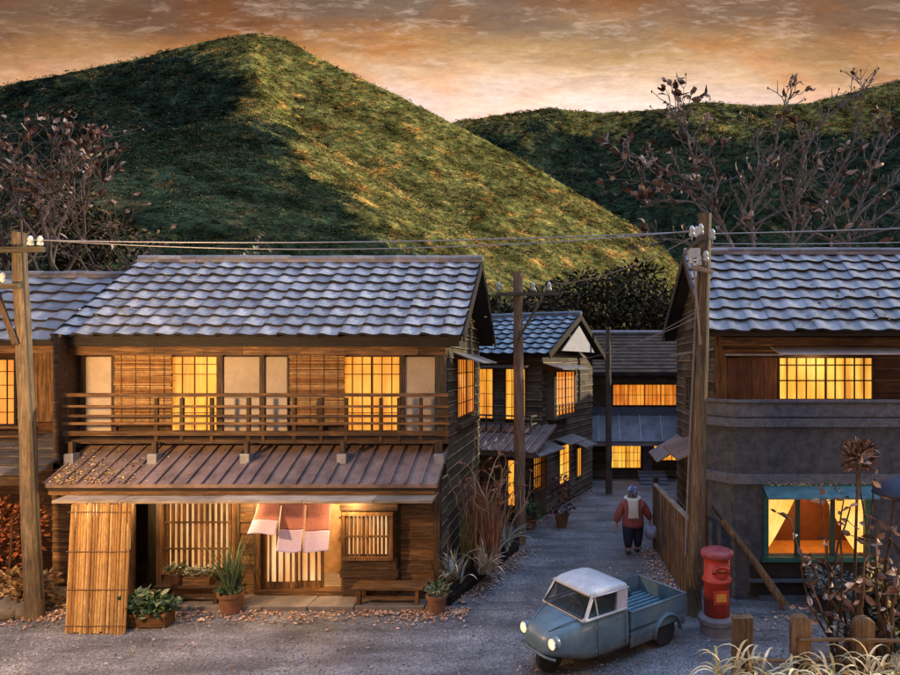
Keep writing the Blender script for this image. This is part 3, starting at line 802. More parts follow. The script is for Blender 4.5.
m = M(); m.box(-19.3, -11.25, 13.0, 13.08, 5.2, 5.36); m.build('eave_board', wood('warm', 'x'), nb)
m = M()
for zz in (3.35, 3.55): m.beam((-19.3, 13.35, zz), (X(28, 13.35), 13.35, zz), .06, .06)
m.build('railing', wood('warm', 'x'), nb)
m = M(); rows = 5
for r in range(rows):
    ya, za, yb_, zb_ = 12.1 + 1.65 * r / rows, 2.72 + .66 * r / rows, 12.1 + 1.65 * (r + 1) / rows + .06, 2.72 + .66 * (r + 1) / rows + .01; x = -19.5
    while x < -10.95:
        q = min(x + U(1.2, 2.4), -10.9); o = U(-.01, .01)
        m.prism([(ya, za + .03 + o), (yb_, zb_ + o), (yb_, zb_ - .03 + o), (ya, za - .01 + o)], 'x', x + .004, q - .004); x = q
m.build('lower_roof', wood('grey', 'x'), nb)
m = M(); m.box(-19.5, -10.95, 12.15, 12.25, 2.5, 2.68); m.build('eave_beam', wood('old', 'x'), nb)
lamp((-13.0, 13.0, 2.3), 10)

# ================================================================== house beyond the middle pole, turned a little towards us
a2 = -rad(21); ho = (-1.43, 18.6)
h2o = thing('wooden_house', 'smaller turned wooden house with white gable and lit bay window, behind the middle pole', 'house', (ho[0], ho[1], 0), a2, world=False)
F2 = Wall((0, 0, 0), (1, 0, 0), (0, -1, 0)); FU = Wall((0, 1.0, 0), (1, 0, 0), (0, -1, 0)); S2 = Wall((0, 0, 0), (0, 1, 0), (1, 0, 0))
fw_ = [(-3.75, -3.2, 3.1, 4.85), (-2.6, -1.75, 3.1, 4.85), (-1.35, -.55, 3.1, 4.85)]
sdoor = (.25, 1.2, .25, 2.15); swA = (2.35, 3.35, .75, 2.15); swB = (4.05, 4.6, .7, 1.85); bay = (1.35, 3.1, 3.25, 4.75)
m = M(); F2.solid(m, -5, 0, 0, 2.4, [(-.75, -.25, .5, 2.0)]); S2.solid(m, 0, 5.9, 0, 2.4, [sdoor, swA, swB]); S2.solid(m, 1.0, 5.9, 2.4, 5.35, [bay]); FU.solid(m, -5, 0, 2.4, 5.35, fw_); m.box(-5, 0, 5.8, 5.9, 0, 5.3); m.box(-5, -4.9, 0, 5.9, 0, 5.3)
m.prism([(1.0, 5.35), (5.9, 5.35), (3.4, 6.62)], 'x', -.1, 0); m.box(-5, 0, 0, 1.0, 2.4, 2.45)
wl = m.build('wall', wood('old', 'x'), h2o)
m = M(); S2.siding(m, 0, 5.9, .1, 2.4, [(sdoor[0] - .08, sdoor[1] + .08, 0, 2.3), swA, swB], bh=.22); S2.siding(m, 1.0, 5.9, 2.4, 5.35, [(bay[0] - .05, bay[1] + .05, bay[2] - .1, bay[3] + .1)], bh=.22); FU.siding(m, -5, 0, 2.5, 5.3, fw_, bh=.22); F2.siding(m, -5, 0, .1, 2.3, [(-.75, -.25, .5, 2.0)], bh=.22)
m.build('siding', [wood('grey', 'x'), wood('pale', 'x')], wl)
for a, b_, c_, d_ in fw_: FU.window(h2o, a, b_, c_, d_, 2 if b_ - a < .6 else 3, 4, PAPER_Y if a > -1.5 else PAPER, 'red', fw=.05)
F2.window(h2o, -.75, -.25, .5, 2.0, 1, 2, PAPER, 'old')
lattice_front(h2o, S2, sdoor[0], sdoor[1], .95, sdoor[3], 7, 'old', PAPER, name='door', w=.03, rows=(.35, .7), bw=.035, fw=.06)
m = M(); S2.box(m, sdoor[0], sdoor[1], 0, .05, .1, .88); m.build('door_panel', wood('old', 'z'), h2o)
S2.window(h2o, *swA, 2, 4, PAPER_Y, 'warm'); S2.window(h2o, *swB, 3, 1, PAPER_Y, 'old')
m = M(); S2.boards(m, swA[0], swA[1], .1, .72, .2, .05); m.build('board_skirt', wood('warm', 'z'), h2o)
# projecting bay window
m = M(); S2.box(m, bay[0] - .1, bay[1] + .1, 0, .36, bay[2] - .12, bay[2] - .02); S2.box(m, bay[0] - .1, bay[0], 0, .34, bay[2] - .02, bay[3]); S2.box(m, bay[1], bay[1] + .1, 0, .34, bay[2] - .02, bay[3]); bf = m.build('bay_window', wood('grey', 'y'), h2o)
BW = Wall((.3, 0, 0), (0, 1, 0), (1, 0, 0)); BW.window(bf, bay[0], bay[1], bay[2] - .02, bay[3], 6, 5, PAPER_O, 'grey', mull=(.5,), name='sash')
m = M()
for zz in (.18, .34): BW.box(m, bay[0] - .05, bay[1] + .05, .07, .1, bay[2] + zz, bay[2] + zz + .03)
for k in range(7): uu = bay[0] + (bay[1] - bay[0]) * k / 6; BW.box(m, uu - .015, uu + .015, .04, .07, bay[2] - .02, bay[2] + .38)
m.build('guard_rail', wood('grey', 'y'), bf)
def shed(parent, W, u0, u1, z, out, drop, mt, name='awning', t=.035):
    m = M(); vs = [W.p(u0, 0, z), W.p(u1, 0, z), W.p(u1, out, z - drop), W.p(u0, out, z - drop)]
    vs += [(a, b__, c - t) for a, b__, c in vs]; m.add(vs, [(0, 1, 2, 3), (7, 6, 5, 4), (2, 3, 7, 6), (0, 3, 7, 4), (1, 2, 6, 5), (0, 1, 5, 4)])
    return m.build(name, mt, parent)
shed(h2o, S2, bay[0] - .35, bay[1] + .4, 5.02, .75, .2, METAL); shed(h2o, S2, swA[0] - .35, swA[1] + .35, 2.42, .6, .16, METAL); shed(h2o, S2, swB[0] - .3, swB[1] + .35, 2.1, .55, .16, METAL)
shed(h2o, FU, -2.9, -.35, 5.0, .5, .12, METAL_D); shed(h2o, FU, -5.0, -3.0, 5.05, .5, .12, METAL_D)
rf = gable_roof(h2o, -5.3, .42, .55, 5.28, 3.4, 6.72, 6.3, 5.25, TILE_C, .42, 8)
m = M(); m.prism([(1.75, 5.42), (5.05, 5.42), (3.4, 6.35)], 'x', .36, .40); m.build('white_gable', plain('white_plaster', (.36, .38, .44), .7, 0.0, .15), rf)
# ribbed lower roof
m = M(); m.prism([(-.55, 2.32), (1.05, 3.0), (1.05, 2.95), (-.55, 2.27)], 'x', -5.2, .5); pf = m.build('lower_roof', METAL_D, h2o)
m = M()
for i in range(22): xx = -5.15 + i * 5.6 / 21; m.beam((xx, -.56, 2.345), (xx, 1.04, 3.02), .045, .05)
m.build('ribs', METAL, pf)
m = M(); m.box(-5.2, .5, -.5, -.44, 2.14, 2.26); m.box(.42, .48, -.5, 1.3, 2.14, 2.26); m.build('fascia', METAL, pf)
shed(h2o, S2, -.5, 1.5, 2.42, .62, .2, METAL)
# small balcony
m = M()
for zz in (2.75, 3.05, 3.3): F2b = m.beam((-5, .45, zz), (-.15, .45, zz), .05, .05); m.beam((-.15, .45, zz), (-.15, 1.0, zz), .05, .05)
for i in range(10): xx = -5 + i * .538; m.box(xx, xx + .04, .43, .47, 2.6, 3.3)
m.box(-5, -.12, .42, 1.0, 2.6, 2.68); m.build('balcony', wood('grey', 'x'), h2o)

# ================================================================== low house closing the alley
fh = thing('wooden_house', 'low dark house with wide lit windows closing off the end of the alley', 'house', (4.0, 26.2, 0))
dF = 26.2; f_ = lambda px: X(px, dF); WR = Wall((0, dF, 0), (1, 0, 0), (0, -1, 0))
up_ = [(f_(612), f_(677), 3.15, 4.12)]; lo_ = [(f_(610), f_(641.5), .42, 1.47), (f_(653), f_(690), .75, 1.47)]
m = M(); WR.solid(m, -2.5, 9, 0, 1.8, lo_); WR.solid(m, -2.5, 9, 1.8, 4.8, up_); m.box(-2.5, -2.4, dF, 32, 0, 4.8); m.box(8.9, 9, dF, 32, 0, 4.8); m.box(-2.5, 9, 31.9, 32, 0, 4.8)
wl = m.build('wall', wood('grey', 'x'), fh)
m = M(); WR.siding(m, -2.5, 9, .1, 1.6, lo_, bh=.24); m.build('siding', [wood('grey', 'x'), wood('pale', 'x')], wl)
m = M(); WR.box(m, -2.5, 9, .003, .04, 2.72, 3.1); m.build('band_board', plain('blue_grey_board', (.10, .12, .17), .7), wl)
m = M(); m.box(5.6, 10.5, 20.4, 26.1, 0, 5.6); m.build('sun_block_wing', wood('grey', 'x'), fh)  # unseen wing and roof, added to keep the sun off the alley
m = M(); m.prism([(5.1, 5.4), (8.05, 7.3), (11, 5.4), (11, 5.25), (8.05, 7.1), (5.1, 5.25)], 'y', 20.1, 26.15); m.build('sun_block_roof', plain('bark_roof', (.055, .045, .040), .9, 0, .5, 2.5, .6, .1), fh)
WR.window(fh, *up_[0], 16, 2, PAPER_O, 'black', mull=(.25, .5, .75)); WR.window(fh, *lo_[0], 8, 3, PAPER_Y, 'warm', mull=(.5,)); WR.window(fh, *lo_[1], 8, 2, PAPER, 'warm', mull=(.5,))
m = M(); WR.box(m, f_(643), f_(652), .003, .06, .1, 1.5); m.build('door', plain('blue_grey_door', (.12, .14, .20), .7), fh)
m = M(); m.prism([(25.3, 1.72), (26.2, 2.78), (26.2, 2.72), (25.3, 1.64)], 'x', -2.7, 9.2); ap = m.build('lower_roof', plain('dark_tin', (.15, .15, .165), .5, .4, .4, 2), fh)
for i in range(14): xx = -2.6 + i * .9; m = M(); m.beam((xx, 25.3, 1.74), (xx, 26.2, 2.8), .03, .04); m.build('rib', METAL, ap)
m = M(); m.box(-2.7, 9.2, 25.3, 25.36, 1.52, 1.64); m.build('fascia', METAL, ap)
m = M(); m.prism([(25.6, 4.62), (29, 6.45), (32.4, 4.6), (32.4, 4.45), (29, 6.3), (25.6, 4.5)], 'x', -2.8, 9.3); rf = m.build('roof', plain('bark_roof', (.055, .045, .040), .9, 0, .5, 2.5, .6, .1), fh)
m = M(); m.tube([(-2.85, 29, 6.5), (9.35, 29, 6.5)], .12, 8); m.build('ridge_cap', TILE_B, rf)
m = M()
for i in range(12): yy = 25.6 + i * .3; m.beam((-2.8, yy, 4.63 + (yy - 25.6) * .538), (9.3, yy, 4.63 + (yy - 25.6) * .538), .04, .02)
m.build('roof_battens', wood('black', 'x'), rf)
m = M(); 
for i in range(4): m.box(X(640, 25), X(668, 25), 24.6 + i * .35, 26.1, .09 * i, .09 * (i + 1))
mesh_thing(m, 'stone_steps', stucco('grey_steps', (.10, .11, .14), (.20, .21, .25)), 'low grey steps before the door at the end of the alley', 'steps', (X(654, 25), 24.6, 0))

# ================================================================== corner shop on the right
sh = thing('corner_shop', 'two-storey corner building on the right, plastered shopfront below a tiled wooden upper floor', 'shop', (6.5, 12.6, 0))
dS, dW, dK = 12.6, 13.4, 18.4; SX = 3.15; q_ = lambda px: X(px, dS); k_ = lambda px: X(px, dW)
WP = Wall((0, dW, 0), (1, 0, 0), (0, -1, 0)); WA = Wall((SX, 0, 0), (0, 1, 0), (-1, 0, 0)); WQ = Wall((0, dS, 0), (1, 0, 0), (0, -1, 0))
win = (k_(777), k_(873), 3.7, Z(356, dW))
m = M(); WP.solid(m, SX, 13, 3.4, 5.7, [win]); WA.solid(m, dW, dK, 0, 5.8); m.box(SX, 13, dK - .1, dK, 0, 5.8); m.box(12.9, 13, dS, dK, 0, 5.8)
m.prism([(dW, 5.8), (dK, 5.8), (15.4, 7.5)], 'x', SX, SX + .1); wl = m.build('wall', wood('old', 'x'), sh)
m = M(); WP.siding(m, SX + .15, 13, 3.5, 5.6, [win, (k_(725), k_(776), 3.0, 5.2)], bh=.27); m.build('siding', [wood('red', 'x'), wood('post', 'x')], wl)
a_box = (14.35, 15.6, 3.75, 4.7)
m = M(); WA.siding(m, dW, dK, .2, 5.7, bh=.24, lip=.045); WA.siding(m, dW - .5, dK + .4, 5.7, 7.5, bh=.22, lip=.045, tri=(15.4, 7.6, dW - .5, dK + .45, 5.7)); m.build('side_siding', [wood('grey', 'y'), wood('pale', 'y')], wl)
m = M(); WP.box(m, SX - .01, SX + .14, .0, .06, 3.4, 5.7); m.build('post', wood('warm', 'z'), wl); m = M(); WP.box(m, k_(725) - .1, k_(725), .02, .12, 3.4, 5.2); m.build('post', wood('warm', 'z'), wl)
WP.window(sh, win[0], win[1], win[2], win[3], 10, 4, PAPER_Y, 'black', mull=(.5,), rowz=[.33, .62, .86], bt=.03)
m = M(); WP.boards(m, k_(725), k_(776), 3.5, Z(358, dW), .28, .1, .002); m.build('shutter_box', wood('red', 'z'), sh)
shed(sh, WP, k_(722), k_(778), Z(352, dW), .3, .05, METAL); shed(sh, WP, k_(770), k_(900), Z(346, dW), .62, .17, plain('pale_tin', (.46, .44, .43), .5, .2, .25, 4))
m = M(); WP.box(m, SX + .05, 13, .02, .1, 5.2, 5.28); WP.box(m, SX + .05, 13, .03, .16, 5.36, 5.55); m.build('lintel_board', wood('warm', 'x'), sh)
gable_roof(sh, 2.78, 13.3, 12.8, 5.66, 15.2, 7.74, 18.9, 5.8, TILE_B, .47, 8, verge='grey')
m = M(); m.beam((2.83, 12.82, 5.4), (2.83, 15.2, 7.5), .04, .12); m.build('inner_verge', wood('pale', 'y'), sh)
# side openings above the alley
WA.window(sh, *a_box, 6, 7, wood('black', 'z'), 'grey', w=.28, fw=.07, name='lattice_box'); m = M(); WA.box(m, a_box[0] + .02, a_box[1] - .02, 0, .24, a_box[2] + .02, a_box[3] - .02); m.build('box_body', wood('olive', 'y'), sh)
shed(sh, WA, 13.9, 16.3, 5.3, .6, .08, METAL); m = M(); WA.boards(m, 14.2, 15.0, 4.85, 5.22, .2, .1); m.build('shutter', wood('warm', 'z'), sh)
shed(sh, WA, 13.5, 15.7, 3.15, .85, .33, METAL_D); m = M(); WA.box(m, 13.6, 15.3, 0, .3, .2, 2.9); m.build('side_porch', wood('red', 'z'), sh)
m = M(); WS_ = Wall((SX - .3, 0, 0), (0, 1, 0), (-1, 0, 0)); WS_.siding(m, 13.6, 15.3, .2, 2.7, bh=.26, lip=.04); m.build('porch_siding', [wood('old', 'y'), wood('post', 'y')], sh)
m = M(); WA.box(m, 13.3, 13.52, .0, .36, .2, 2.95); m.build('porch_post', wood('warm', 'z'), sh)
shed(sh, WA, 16.4, 18.3, 2.85, .9, .55, METAL)
# plastered shopfront with a chamfered corner
ST = stucco('dark_stucco', (.020, .025, .034), (.105, .118, .145), 5); ST2 = stucco('blue_stucco_trim', (.055, .065, .085), (.17, .185, .22), 6)
zp = Z(401, dS); cx, cy_ = q_(735), dS; ex, ey_ = 2.92, 13.15
sw = (q_(764), q_(868), Z(556, dS), Z(487, dS))
m = M(); WQ.solid(m, cx, 13, 0, zp - .02, [sw], w0=-.2); m.box(12.8, 13, dS, dW, 0, zp)
m.prism([(cx, cy_), (cx, cy_ + .2), (ex + .1, ey_ + .15), (ex + .1, dW + .05), (ex, dW + .05), (ex, ey_)], 'z', 0, zp - .02)
fr = m.build('shop_wall', ST, sh)
def trim(z0, z1, o, nm):
    m = M(); c2 = (cx - o * .4, cy_ - o); e2 = (ex - o, ey_ - o * .4)
    m.prism([(13, dS - o), (13, dS + .01), (cx, cy_ + .01), (ex + .02, ey_), (ex + .02, dW + .06), (ex - o, dW + .06), e2, c2], 'z', z0, z1)
    m.build(nm, ST2, fr, bevel=.012)
trim(Z(403, dS), zp + .03, .07, 'parapet_cap'); trim(Z(417, dS), Z(403.5, dS), .025, 'band'); trim(Z(427, dS), Z(418.5, dS), .075, 'band'); trim(Z(484, dS), Z(474, dS), .07, 'band')
m = M(); WQ.box(m, cx + .5, 13, .0, .07, 0, .12); WQ.box(m, q_(748), 13, .0, .09, .40, .46); m.build('base_ledge', ST2, fr)
m = M(); WQ.boards(m, q_(750), q_(880), .12, .40, 2.0, .05); WQ.boards(m, q_(750), q_(880), .46, .82, 1.4, .03); m.build('base_panel', wood('black', 'x'), fr)
GREEN = plain('green_painted_wood', (.030, .13, .105), .5, 0.0, .35, 8)
m = M(); fw = .08
WQ.box(m, sw[0] - .02, sw[0] + fw, -.05, .06, sw[2], sw[3]); WQ.box(m, sw[1] - fw, sw[1] + .02, -.05, .06, sw[2], sw[3]); WQ.box(m, sw[0] - .06, sw[1] + .06, -.05, .10, sw[2] - .1, sw[2]); WQ.box(m, sw[0] - .04, sw[1] + .04, -.05, .08, sw[3], sw[3] + .06)
wf = m.build('shop_window', GREEN, sh); m = M()
for px in (797, 832): WQ.box(m, q_(px) - .05, q_(px) + .05, -.03, .035, sw[2], sw[3])
m.build('mullion', plain('dark_green_wood', (.02, .055, .05), .5), wf)
shed(wf, WQ, q_(762), q_(870), Z(484, dS), .42, .2, plain('teal_tin_awning', (.09, .22, .25), .5, .2, .35, 5), 'awning')
WALLG = glow('lit_shop_wall', (1.0, .40, .06), (1.0, .52, .11), .85, .5)
m = M(); m.box(sw[0] - .3, sw[1] + .3, dS + 1.5, dS + 1.55, .3, 2.6); m.build('shop_back_wall', plain('brown_room_wall', (.13, .045, .018), .7), sh)
m = M(); m.box(sw[0] + .35, sw[1] - .35, dS + 1.46, dS + 1.49, 1.95, 2.5); m.build('wall_glow_band', WALLG, sh)  # glowing band added to brighten the top of the back wall
m = M(); m.box(sw[0] - .3, sw[1] + .3, dS + .21, dS + 1.5, .75, .82); m.build('shop_counter', plain('orange_counter', (.55, .28, .08), .5), sh)
m = M(); m.box(sw[0] - .35, sw[0] - .3, dS + .2, dS + 1.5, .3, 2.6); m.box(sw[1] + .3, sw[1] + .35, dS + .2, dS + 1.5, .3, 2.6); m.box(sw[0] - .35, sw[1] + .35, dS + .2, dS + 1.55, 2.6, 2.65); m.build('shop_room', plain('warm_room_paint', (.6, .36, .14), .7), sh)
for sgn in (1, -1):                                    # tied-back curtains
    m = M(); x_e = sw[0] - .05 if sgn == 1 else sw[1] + .05; nn = 22
    for i in range(nn + 1):
        t = i / nn
        for k in range(9):
            zt_ = k / 8; wdt = .95 * (zt_ ** .85) * .85 + .16; z = sw[2] - .02 + (sw[3] - sw[2] + .05) * zt_
            m.v.append((x_e + sgn * t * wdt, dS + .32 + .035 * math.sin(t * 30) * (.4 + .6 * zt_), z))
    for i in range(nn):
        for k in range(8): a = i * 9 + k; m.f.append((a, a + 9, a + 10, a + 1)); m.mi.append(0)
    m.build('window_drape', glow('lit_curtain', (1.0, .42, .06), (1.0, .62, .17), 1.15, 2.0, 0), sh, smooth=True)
m = M(); m.tube([(5.05, dS + .7, 2.6), (5.05, dS + .7, 2.28)], .012, 6); hl = m.build('hanging_lamp', plain('lamp_shade_enamel', (.4, .25, .1)), sh)
m = M(); m.ell((5.05, dS + .7, 2.2), (.16, .16, .09), n=14); m.build('bulb', glow('lamp_lit', (1, .55, .15), (1, .6, .2), 2.0), hl)
lamp((5.05, dS + .65, 2.02), 13, (1, .5, .16), .12)
lamp((5.3, 12.95, 5.1), 8)
# ================================================================== utility poles and wires
PORC = plain('blue_white_porcelain', (.50, .58, .62), .25, 0.0, .2, 9)
def insulator(parent, p, s_=1.0):
    m = M(); m.lathe(p, [(.012, -.06), (.012, .02), (.05 * s_, .02), (.055 * s_, .06 * s_), (.035 * s_, .09 * s_), (.05 * s_, .11 * s_), (.04 * s_, .17 * s_), (.02 * s_, .20 * s_)], 10)
    return m.build('insulator', PORC, parent, smooth=True)
def pole(label, foot, top, r0, r1, kind='polegrey'):
    t = thing('utility_pole', label, 'utility pole', foot, group='wooden utility poles in the street')
    m = M(); f, tp = V(foot), V(top); n = 9
    pts = [f.lerp(tp, i / n) + V((U(-.012, .012), U(-.012, .012), 0)) * (0 if i in (0, n) else 1) for i in range(n + 1)]
    m.tube(pts, [r0 + (r1 - r0) * i / n for i in range(n + 1)], 14, j=.015)
    m.build('post', wood(kind, 'z'), t, smooth=False); return t
L0_, L1_ = (X(35, 11.7), 11.7, 0), P(19, 233, 11.7)
p1 = pole('weathered pole at the left edge with two short crossarms and a slanting brace', L0_, L1_, .155, .115)
def along(a, b, z): t = (z - a[2]) / (b[2] - a[2]); return V(a).lerp(V(b), t)
A = along(L0_, L1_, Z(252, 11.7)); B = along(L0_, L1_, Z(288, 11.7))
m = M(); m.beam(A + V((-.75, -.17, 0)), A + V((.62, -.17, .02)), .09, .10, j=.004); ca = m.build('crossarm', wood('olive', 'x'), p1)
m = M(); m.beam(B + V((-.6, -.17, 0)), B + V((.12, -.17, .02)), .08, .10, j=.004); m.build('crossarm', wood('olive', 'x'), p1)
for dx in (-.32, .36, .55, -.62): insulator(p1, A + V((dx, -.17, .08)))
for dx in (-.3, -.1): insulator(p1, B + V((dx - .1, -.17, .08)))
m = M(); m.beam(B + V((-.32, -.2, .0)), along(L0_, L1_, Z(345, 11.7)) + V((.02, -.19, 0)), .07, .07, j=.004); m.build('brace', wood('old', 'z'), p1)
m = M(); m.tube([B + V((.09, -.1, 1.3)), B + V((.15, -.1, .0)), along(L0_, L1_, .4) + V((.2, -.06, 0))], .018, 6); m.build('down_cable', plain('black_cable', (.02, .02, .02)), p1)
M0_, M1_ = (X(520, 16.5), 16.5, 0), P(518, 273, 16.5)
p2 = pole('plain pole at the corner of the long house with one crossarm of three insulators', M0_, M1_, .17, .13, 'pole')
A = along(M0_, M1_, Z(295, 16.5))
m = M(); m.beam(A + V((-.58, -.17, 0)), A + V((1.22, -.17, .02)), .10, .09, j=.004); m.build('crossarm', wood('grey', 'x'), p2)
for dx in (-.5, .42, .86): insulator(p2, A + V((dx, -.17, .08)), 1.25)
m = M(); m.beam(A + V((.7, -.19, -.05)), along(M0_, M1_, Z(340, 16.5)) + V((.0, -.19, 0)), .07, .07, j=.004); m.build('brace', wood('grey', 'z'), p2)
Q0_, Q1_ = (X(694, 11.86), 11.86, 0), P(705, 214, 11.86)
p3 = pole('tallest pole at the corner shop with a cluster of pale insulators near its top', Q0_, Q1_, .175, .125)
A = along(Q0_, Q1_, Z(243, 11.86)); B = along(Q0_, Q1_, Z(272, 11.86))
m = M(); m.beam(A + V((-.12, -.55, .0)), A + V((-.16, .75, 0)), .09, .09, (0, 0, 1), j=.004); m.build('crossarm', wood('grey', 'y'), p3)
m = M(); m.beam(B + V((-.30, -.25, .06)), B + V((.12, -.25, -.04)), .12, .07, j=.004); m.build('crossarm', wood('pale', 'x'), p3)
m = M(); m.box(A.x - .34, A.x - .14, A.y - .32, A.y - .05, A.z - .34, A.z - .16, .004); m.build('switch_box', PORC, p3, bevel=.01)
for dx, dy, dz in ((-.16, -.45, .05), (-.3, -.3, .05), (-.17, -.12, .08), (-.3, -.25, -.48), (-.16, -.28, -.5), (-.02, -.25, -.42), (.13, -.15, .02)): insulator(p3, A + V((dx, dy, dz)), 1.1)
m = M(); m.beam(B + V((-.22, -.2, -.02)), along(Q0_, Q1_, Z(345, 11.86)) + V((-.06, -.2, 0)), .035, .035); m.build('brace', wood('pale', 'z'), p3)
m = M(); m.tube([A + V((-.14, -.1, -.3)), along(Q0_, Q1_, 3) + V((-.2, -.06, 0)), along(Q0_, Q1_, 1.2) + V((-.21, -.05, 0))], .02, 6); m.build('down_cable', plain('grey_cable', (.18, .17, .17)), p3)
S0_, S1_ = (X(609, 23.0), 23.0, 0), P(608, 327, 23.0)
p4 = pole('thin far pole standing at the end of the alley', S0_, S1_, .13, .10, 'grey')
WIRE = plain('grey_wire', (.26, .26, .28), .45, .3, .1)
def wire(a, b, sag, label, r=.012):
    a, b = V(a), V(b); m = M(); n = 18
    m.tube([a.lerp(b, i / n) - V((0, 0, sag * 4 * (i / n) * (1 - i / n))) for i in range(n + 1)], r, 5)
    mesh_thing(m, 'power_line', WIRE, label, 'wire', (a.x, a.y, a.z), 'overhead wires')
AL = along(L0_, L1_, Z(252, 11.7)); AR = along(Q0_, Q1_, Z(243, 11.86))
wire(AL + V((.36, -.17, .2)), AR + V((-.17, -.12, .2)), .12, 'upper of the two long wires from the left pole to the corner shop pole')
wire(AL + V((.55, -.17, .2)), AR + V((-.3, -.3, .17)), .26, 'lower of the two long wires from the left pole to the corner shop pole', .010)
wire(AL + V((-.32, -.17, .2)), AL + V((-7, -1.2, .3)), .05, 'wire leaving the left pole out of the left edge')
wire(AR + V((.13, -.15, .15)), AR + V((9, -.6, .42)), .05, 'upper wire from the corner shop pole out of the right edge')
wire(AR + V((.0, .3, .05)), AR + V((9, .2, .3)), .10, 'lower wire from the corner shop pole out of the right edge', .010)
AM = along(M0_, M1_, Z(295, 16.5))
wire(AR + V((-.3, -.3, .05)), AM + V((.86, -.17, .28)), .22, 'wire dropping from the corner shop pole to the middle pole')
wire(AR + V((-.2, -.28, -1.5)), (-.55, 20.2, 5.0), .15, 'thin wire from the corner shop pole to the turned house gable', .010)
wire(AR + V((-.16, -.28, -1.35)), (X(608, 23), 22.9, Z(352, 23)), .12, 'thin wire from the corner shop pole to the far alley pole', .010)

# ================================================================== things hung on or leaning against the long house
def reed(px0, px1, label):
    y = dU - .10; x0, x1 = X(px0, y), X(px1, y); zt_, zb_ = Z(356, y), Z(426, y)
    m = M(); z = zt_
    while z > zb_:
        h = U(.018, .032); m.tube([(x0 + U(-.02, .02), y + U(-.012, .012), z), ((x0 + x1) / 2, y + U(-.02, .0), z + U(-.006, .006)), (x1 + U(-.02, .02), y + U(-.012, .012), z + U(-.008, .008))], h * .5, 5); z -= h + U(.001, .009)
    t = thing('reed_blind', label, 'blind', (x0, y, zb_), group='reed blinds on the upper floor'); m.build('reeds', leafy('blind_reeds', ((.28, .13, .045), (.46, .27, .10), (.60, .40, .18), (.30, .13, .045))), t)
    m = M()
    for k in range(4): xx = x0 + (x1 - x0) * (k + .5) / 4; m.tube([(xx, y - .03, zt_ + .02), (xx, y - .03, zb_)], .006, 4)
    m.build('cord', plain('blind_cord', (.10, .05, .02)), t); m = M(); m.tube([(x0 - .03, y, zt_ + .02), (x1 + .03, y, zt_ + .02)], .025, 6); m.build('top_rod', wood('warm', 'x'), t)
reed(115, 172, 'reddish reed blind beside the left lit upper window'); reed(290, 345, 'reddish reed blind beside the right lit upper window')
# bamboo screen leaning on the canopy
bt = thing('bamboo_screen', 'tall golden bamboo screen leaning against the canopy of the long house', 'screen', (X(95, 11.0), 11.0, 0))
m = M(); n = 21
BL, BR, TL, TR = V((X(65, 11.0), 11.0, .02)), V((X(126, 11.0), 11.0, .02)), V(P(71, 503, 11.52)), V(P(131, 503, 11.52))
for i in range(n):
    a, b_ = BL.lerp(BR, (i + .5) / n), TL.lerp(TR, (i + .5) / n); o = V((0, U(-.012, .012), U(-.03, .04))); o2 = V((U(-.008, .008), U(-.012, .012), U(-.03, .03)))
    pts = [(a + o).lerp(b_ + o2, k / 6) + V((0, U(-.006, .006), 0)) for k in range(7)]; r = .0255 * U(.85, 1.08)
    m.tube(pts, [r * U(.95, 1.06) for _ in pts], 7)
BAM = NB('golden_bamboo'); v = BAM.coord((8, 8, .8)); c = BAM.ramp(BAM.island(), [(0, (.30, .15, .045)), (.5, (.48, .28, .085)), (1, (.62, .40, .15))])
BAM.color(BAM.mix(1, c, BAM.ramp(BAM.noise(v, 4, 6, .7), [(.3, .55), (.7, 1.3)]), 'MULTIPLY')); BAM.set(Roughness=.45); m.build('bamboo_poles', BAM.m, bt)
for k in (.06, .33, .62, .93): 
    a, b_ = BL.lerp(TL, k), BR.lerp(TR, k); m = M(); m.tube([a + V((-.02, -.035, 0)), b_ + V((.02, -.035, 0))], .008, 5); m.build('binding', plain('brown_cord', (.12, .06, .03)), bt)
# shop curtain
ct = thing('door_curtain', 'short shop curtain of three blowing flaps, terracotta above and pale lilac below', 'curtain', (X(292, 12.35), 12.35, Z(505, 12.35)))
yc = 12.42; zc = Z(503, yc)
m = M(); m.tube([(X(255, yc), yc, zc + .01), (X(338, yc), yc, zc + .01)], .02, 8); m.build('rod', wood('warm', 'x'), ct)
def flap(xt0, xt1, xb0, xb1, yb_px, out, sp_):
    zb = Z(yb_px, yc - out); nu, nv = 12, 14; top = M(); bot = M()
    def pt(u_, v_):
        x = (X(xt0, yc) * (1 - u_) + X(xt1, yc) * u_) * (1 - v_) + (X(xb0, yc - out) * (1 - u_) + X(xb1, yc - out) * u_) * v_
        return (x, yc - out * v_ ** 1.3 - .012 * math.sin(u_ * 7 + sp_) * v_, zc + (zb - zc) * v_ + .02 * math.sin(u_ * 5 + sp_) * v_)
    sp2 = .56 + U(-.03, .03)
    for mm, v0, v1 in ((top, 0, sp2), (bot, sp2, 1)):
        for i in range(nu + 1):
            for k in range(nv + 1): mm.v.append(pt(i / nu, v0 + (v1 - v0) * k / nv))
        for i in range(nu):
            for k in range(nv): a = i * (nv + 1) + k; mm.f.append((a, a + 1, a + nv + 2, a + nv + 1)); mm.mi.append(0)
    o = top.build('flap', plain('terracotta_cloth', (.46, .20, .17), .85, 0, .18, 20), ct, smooth=True); bot.build('pale_hem', plain('lilac_cloth', (.60, .53, .80), .85, 0, .10, 20), o, smooth=True)
    for ob in (o, kids(o)[0]): q = ob.modifiers.new('thick', 'SOLIDIFY'); q.thickness = .006
flap(258, 280.5, 247, 275, 534, .42, 0); flap(282, 305, 276, 301, 552, .25, 2); flap(306.5, 331, 303, 328, 552, .22, 4)
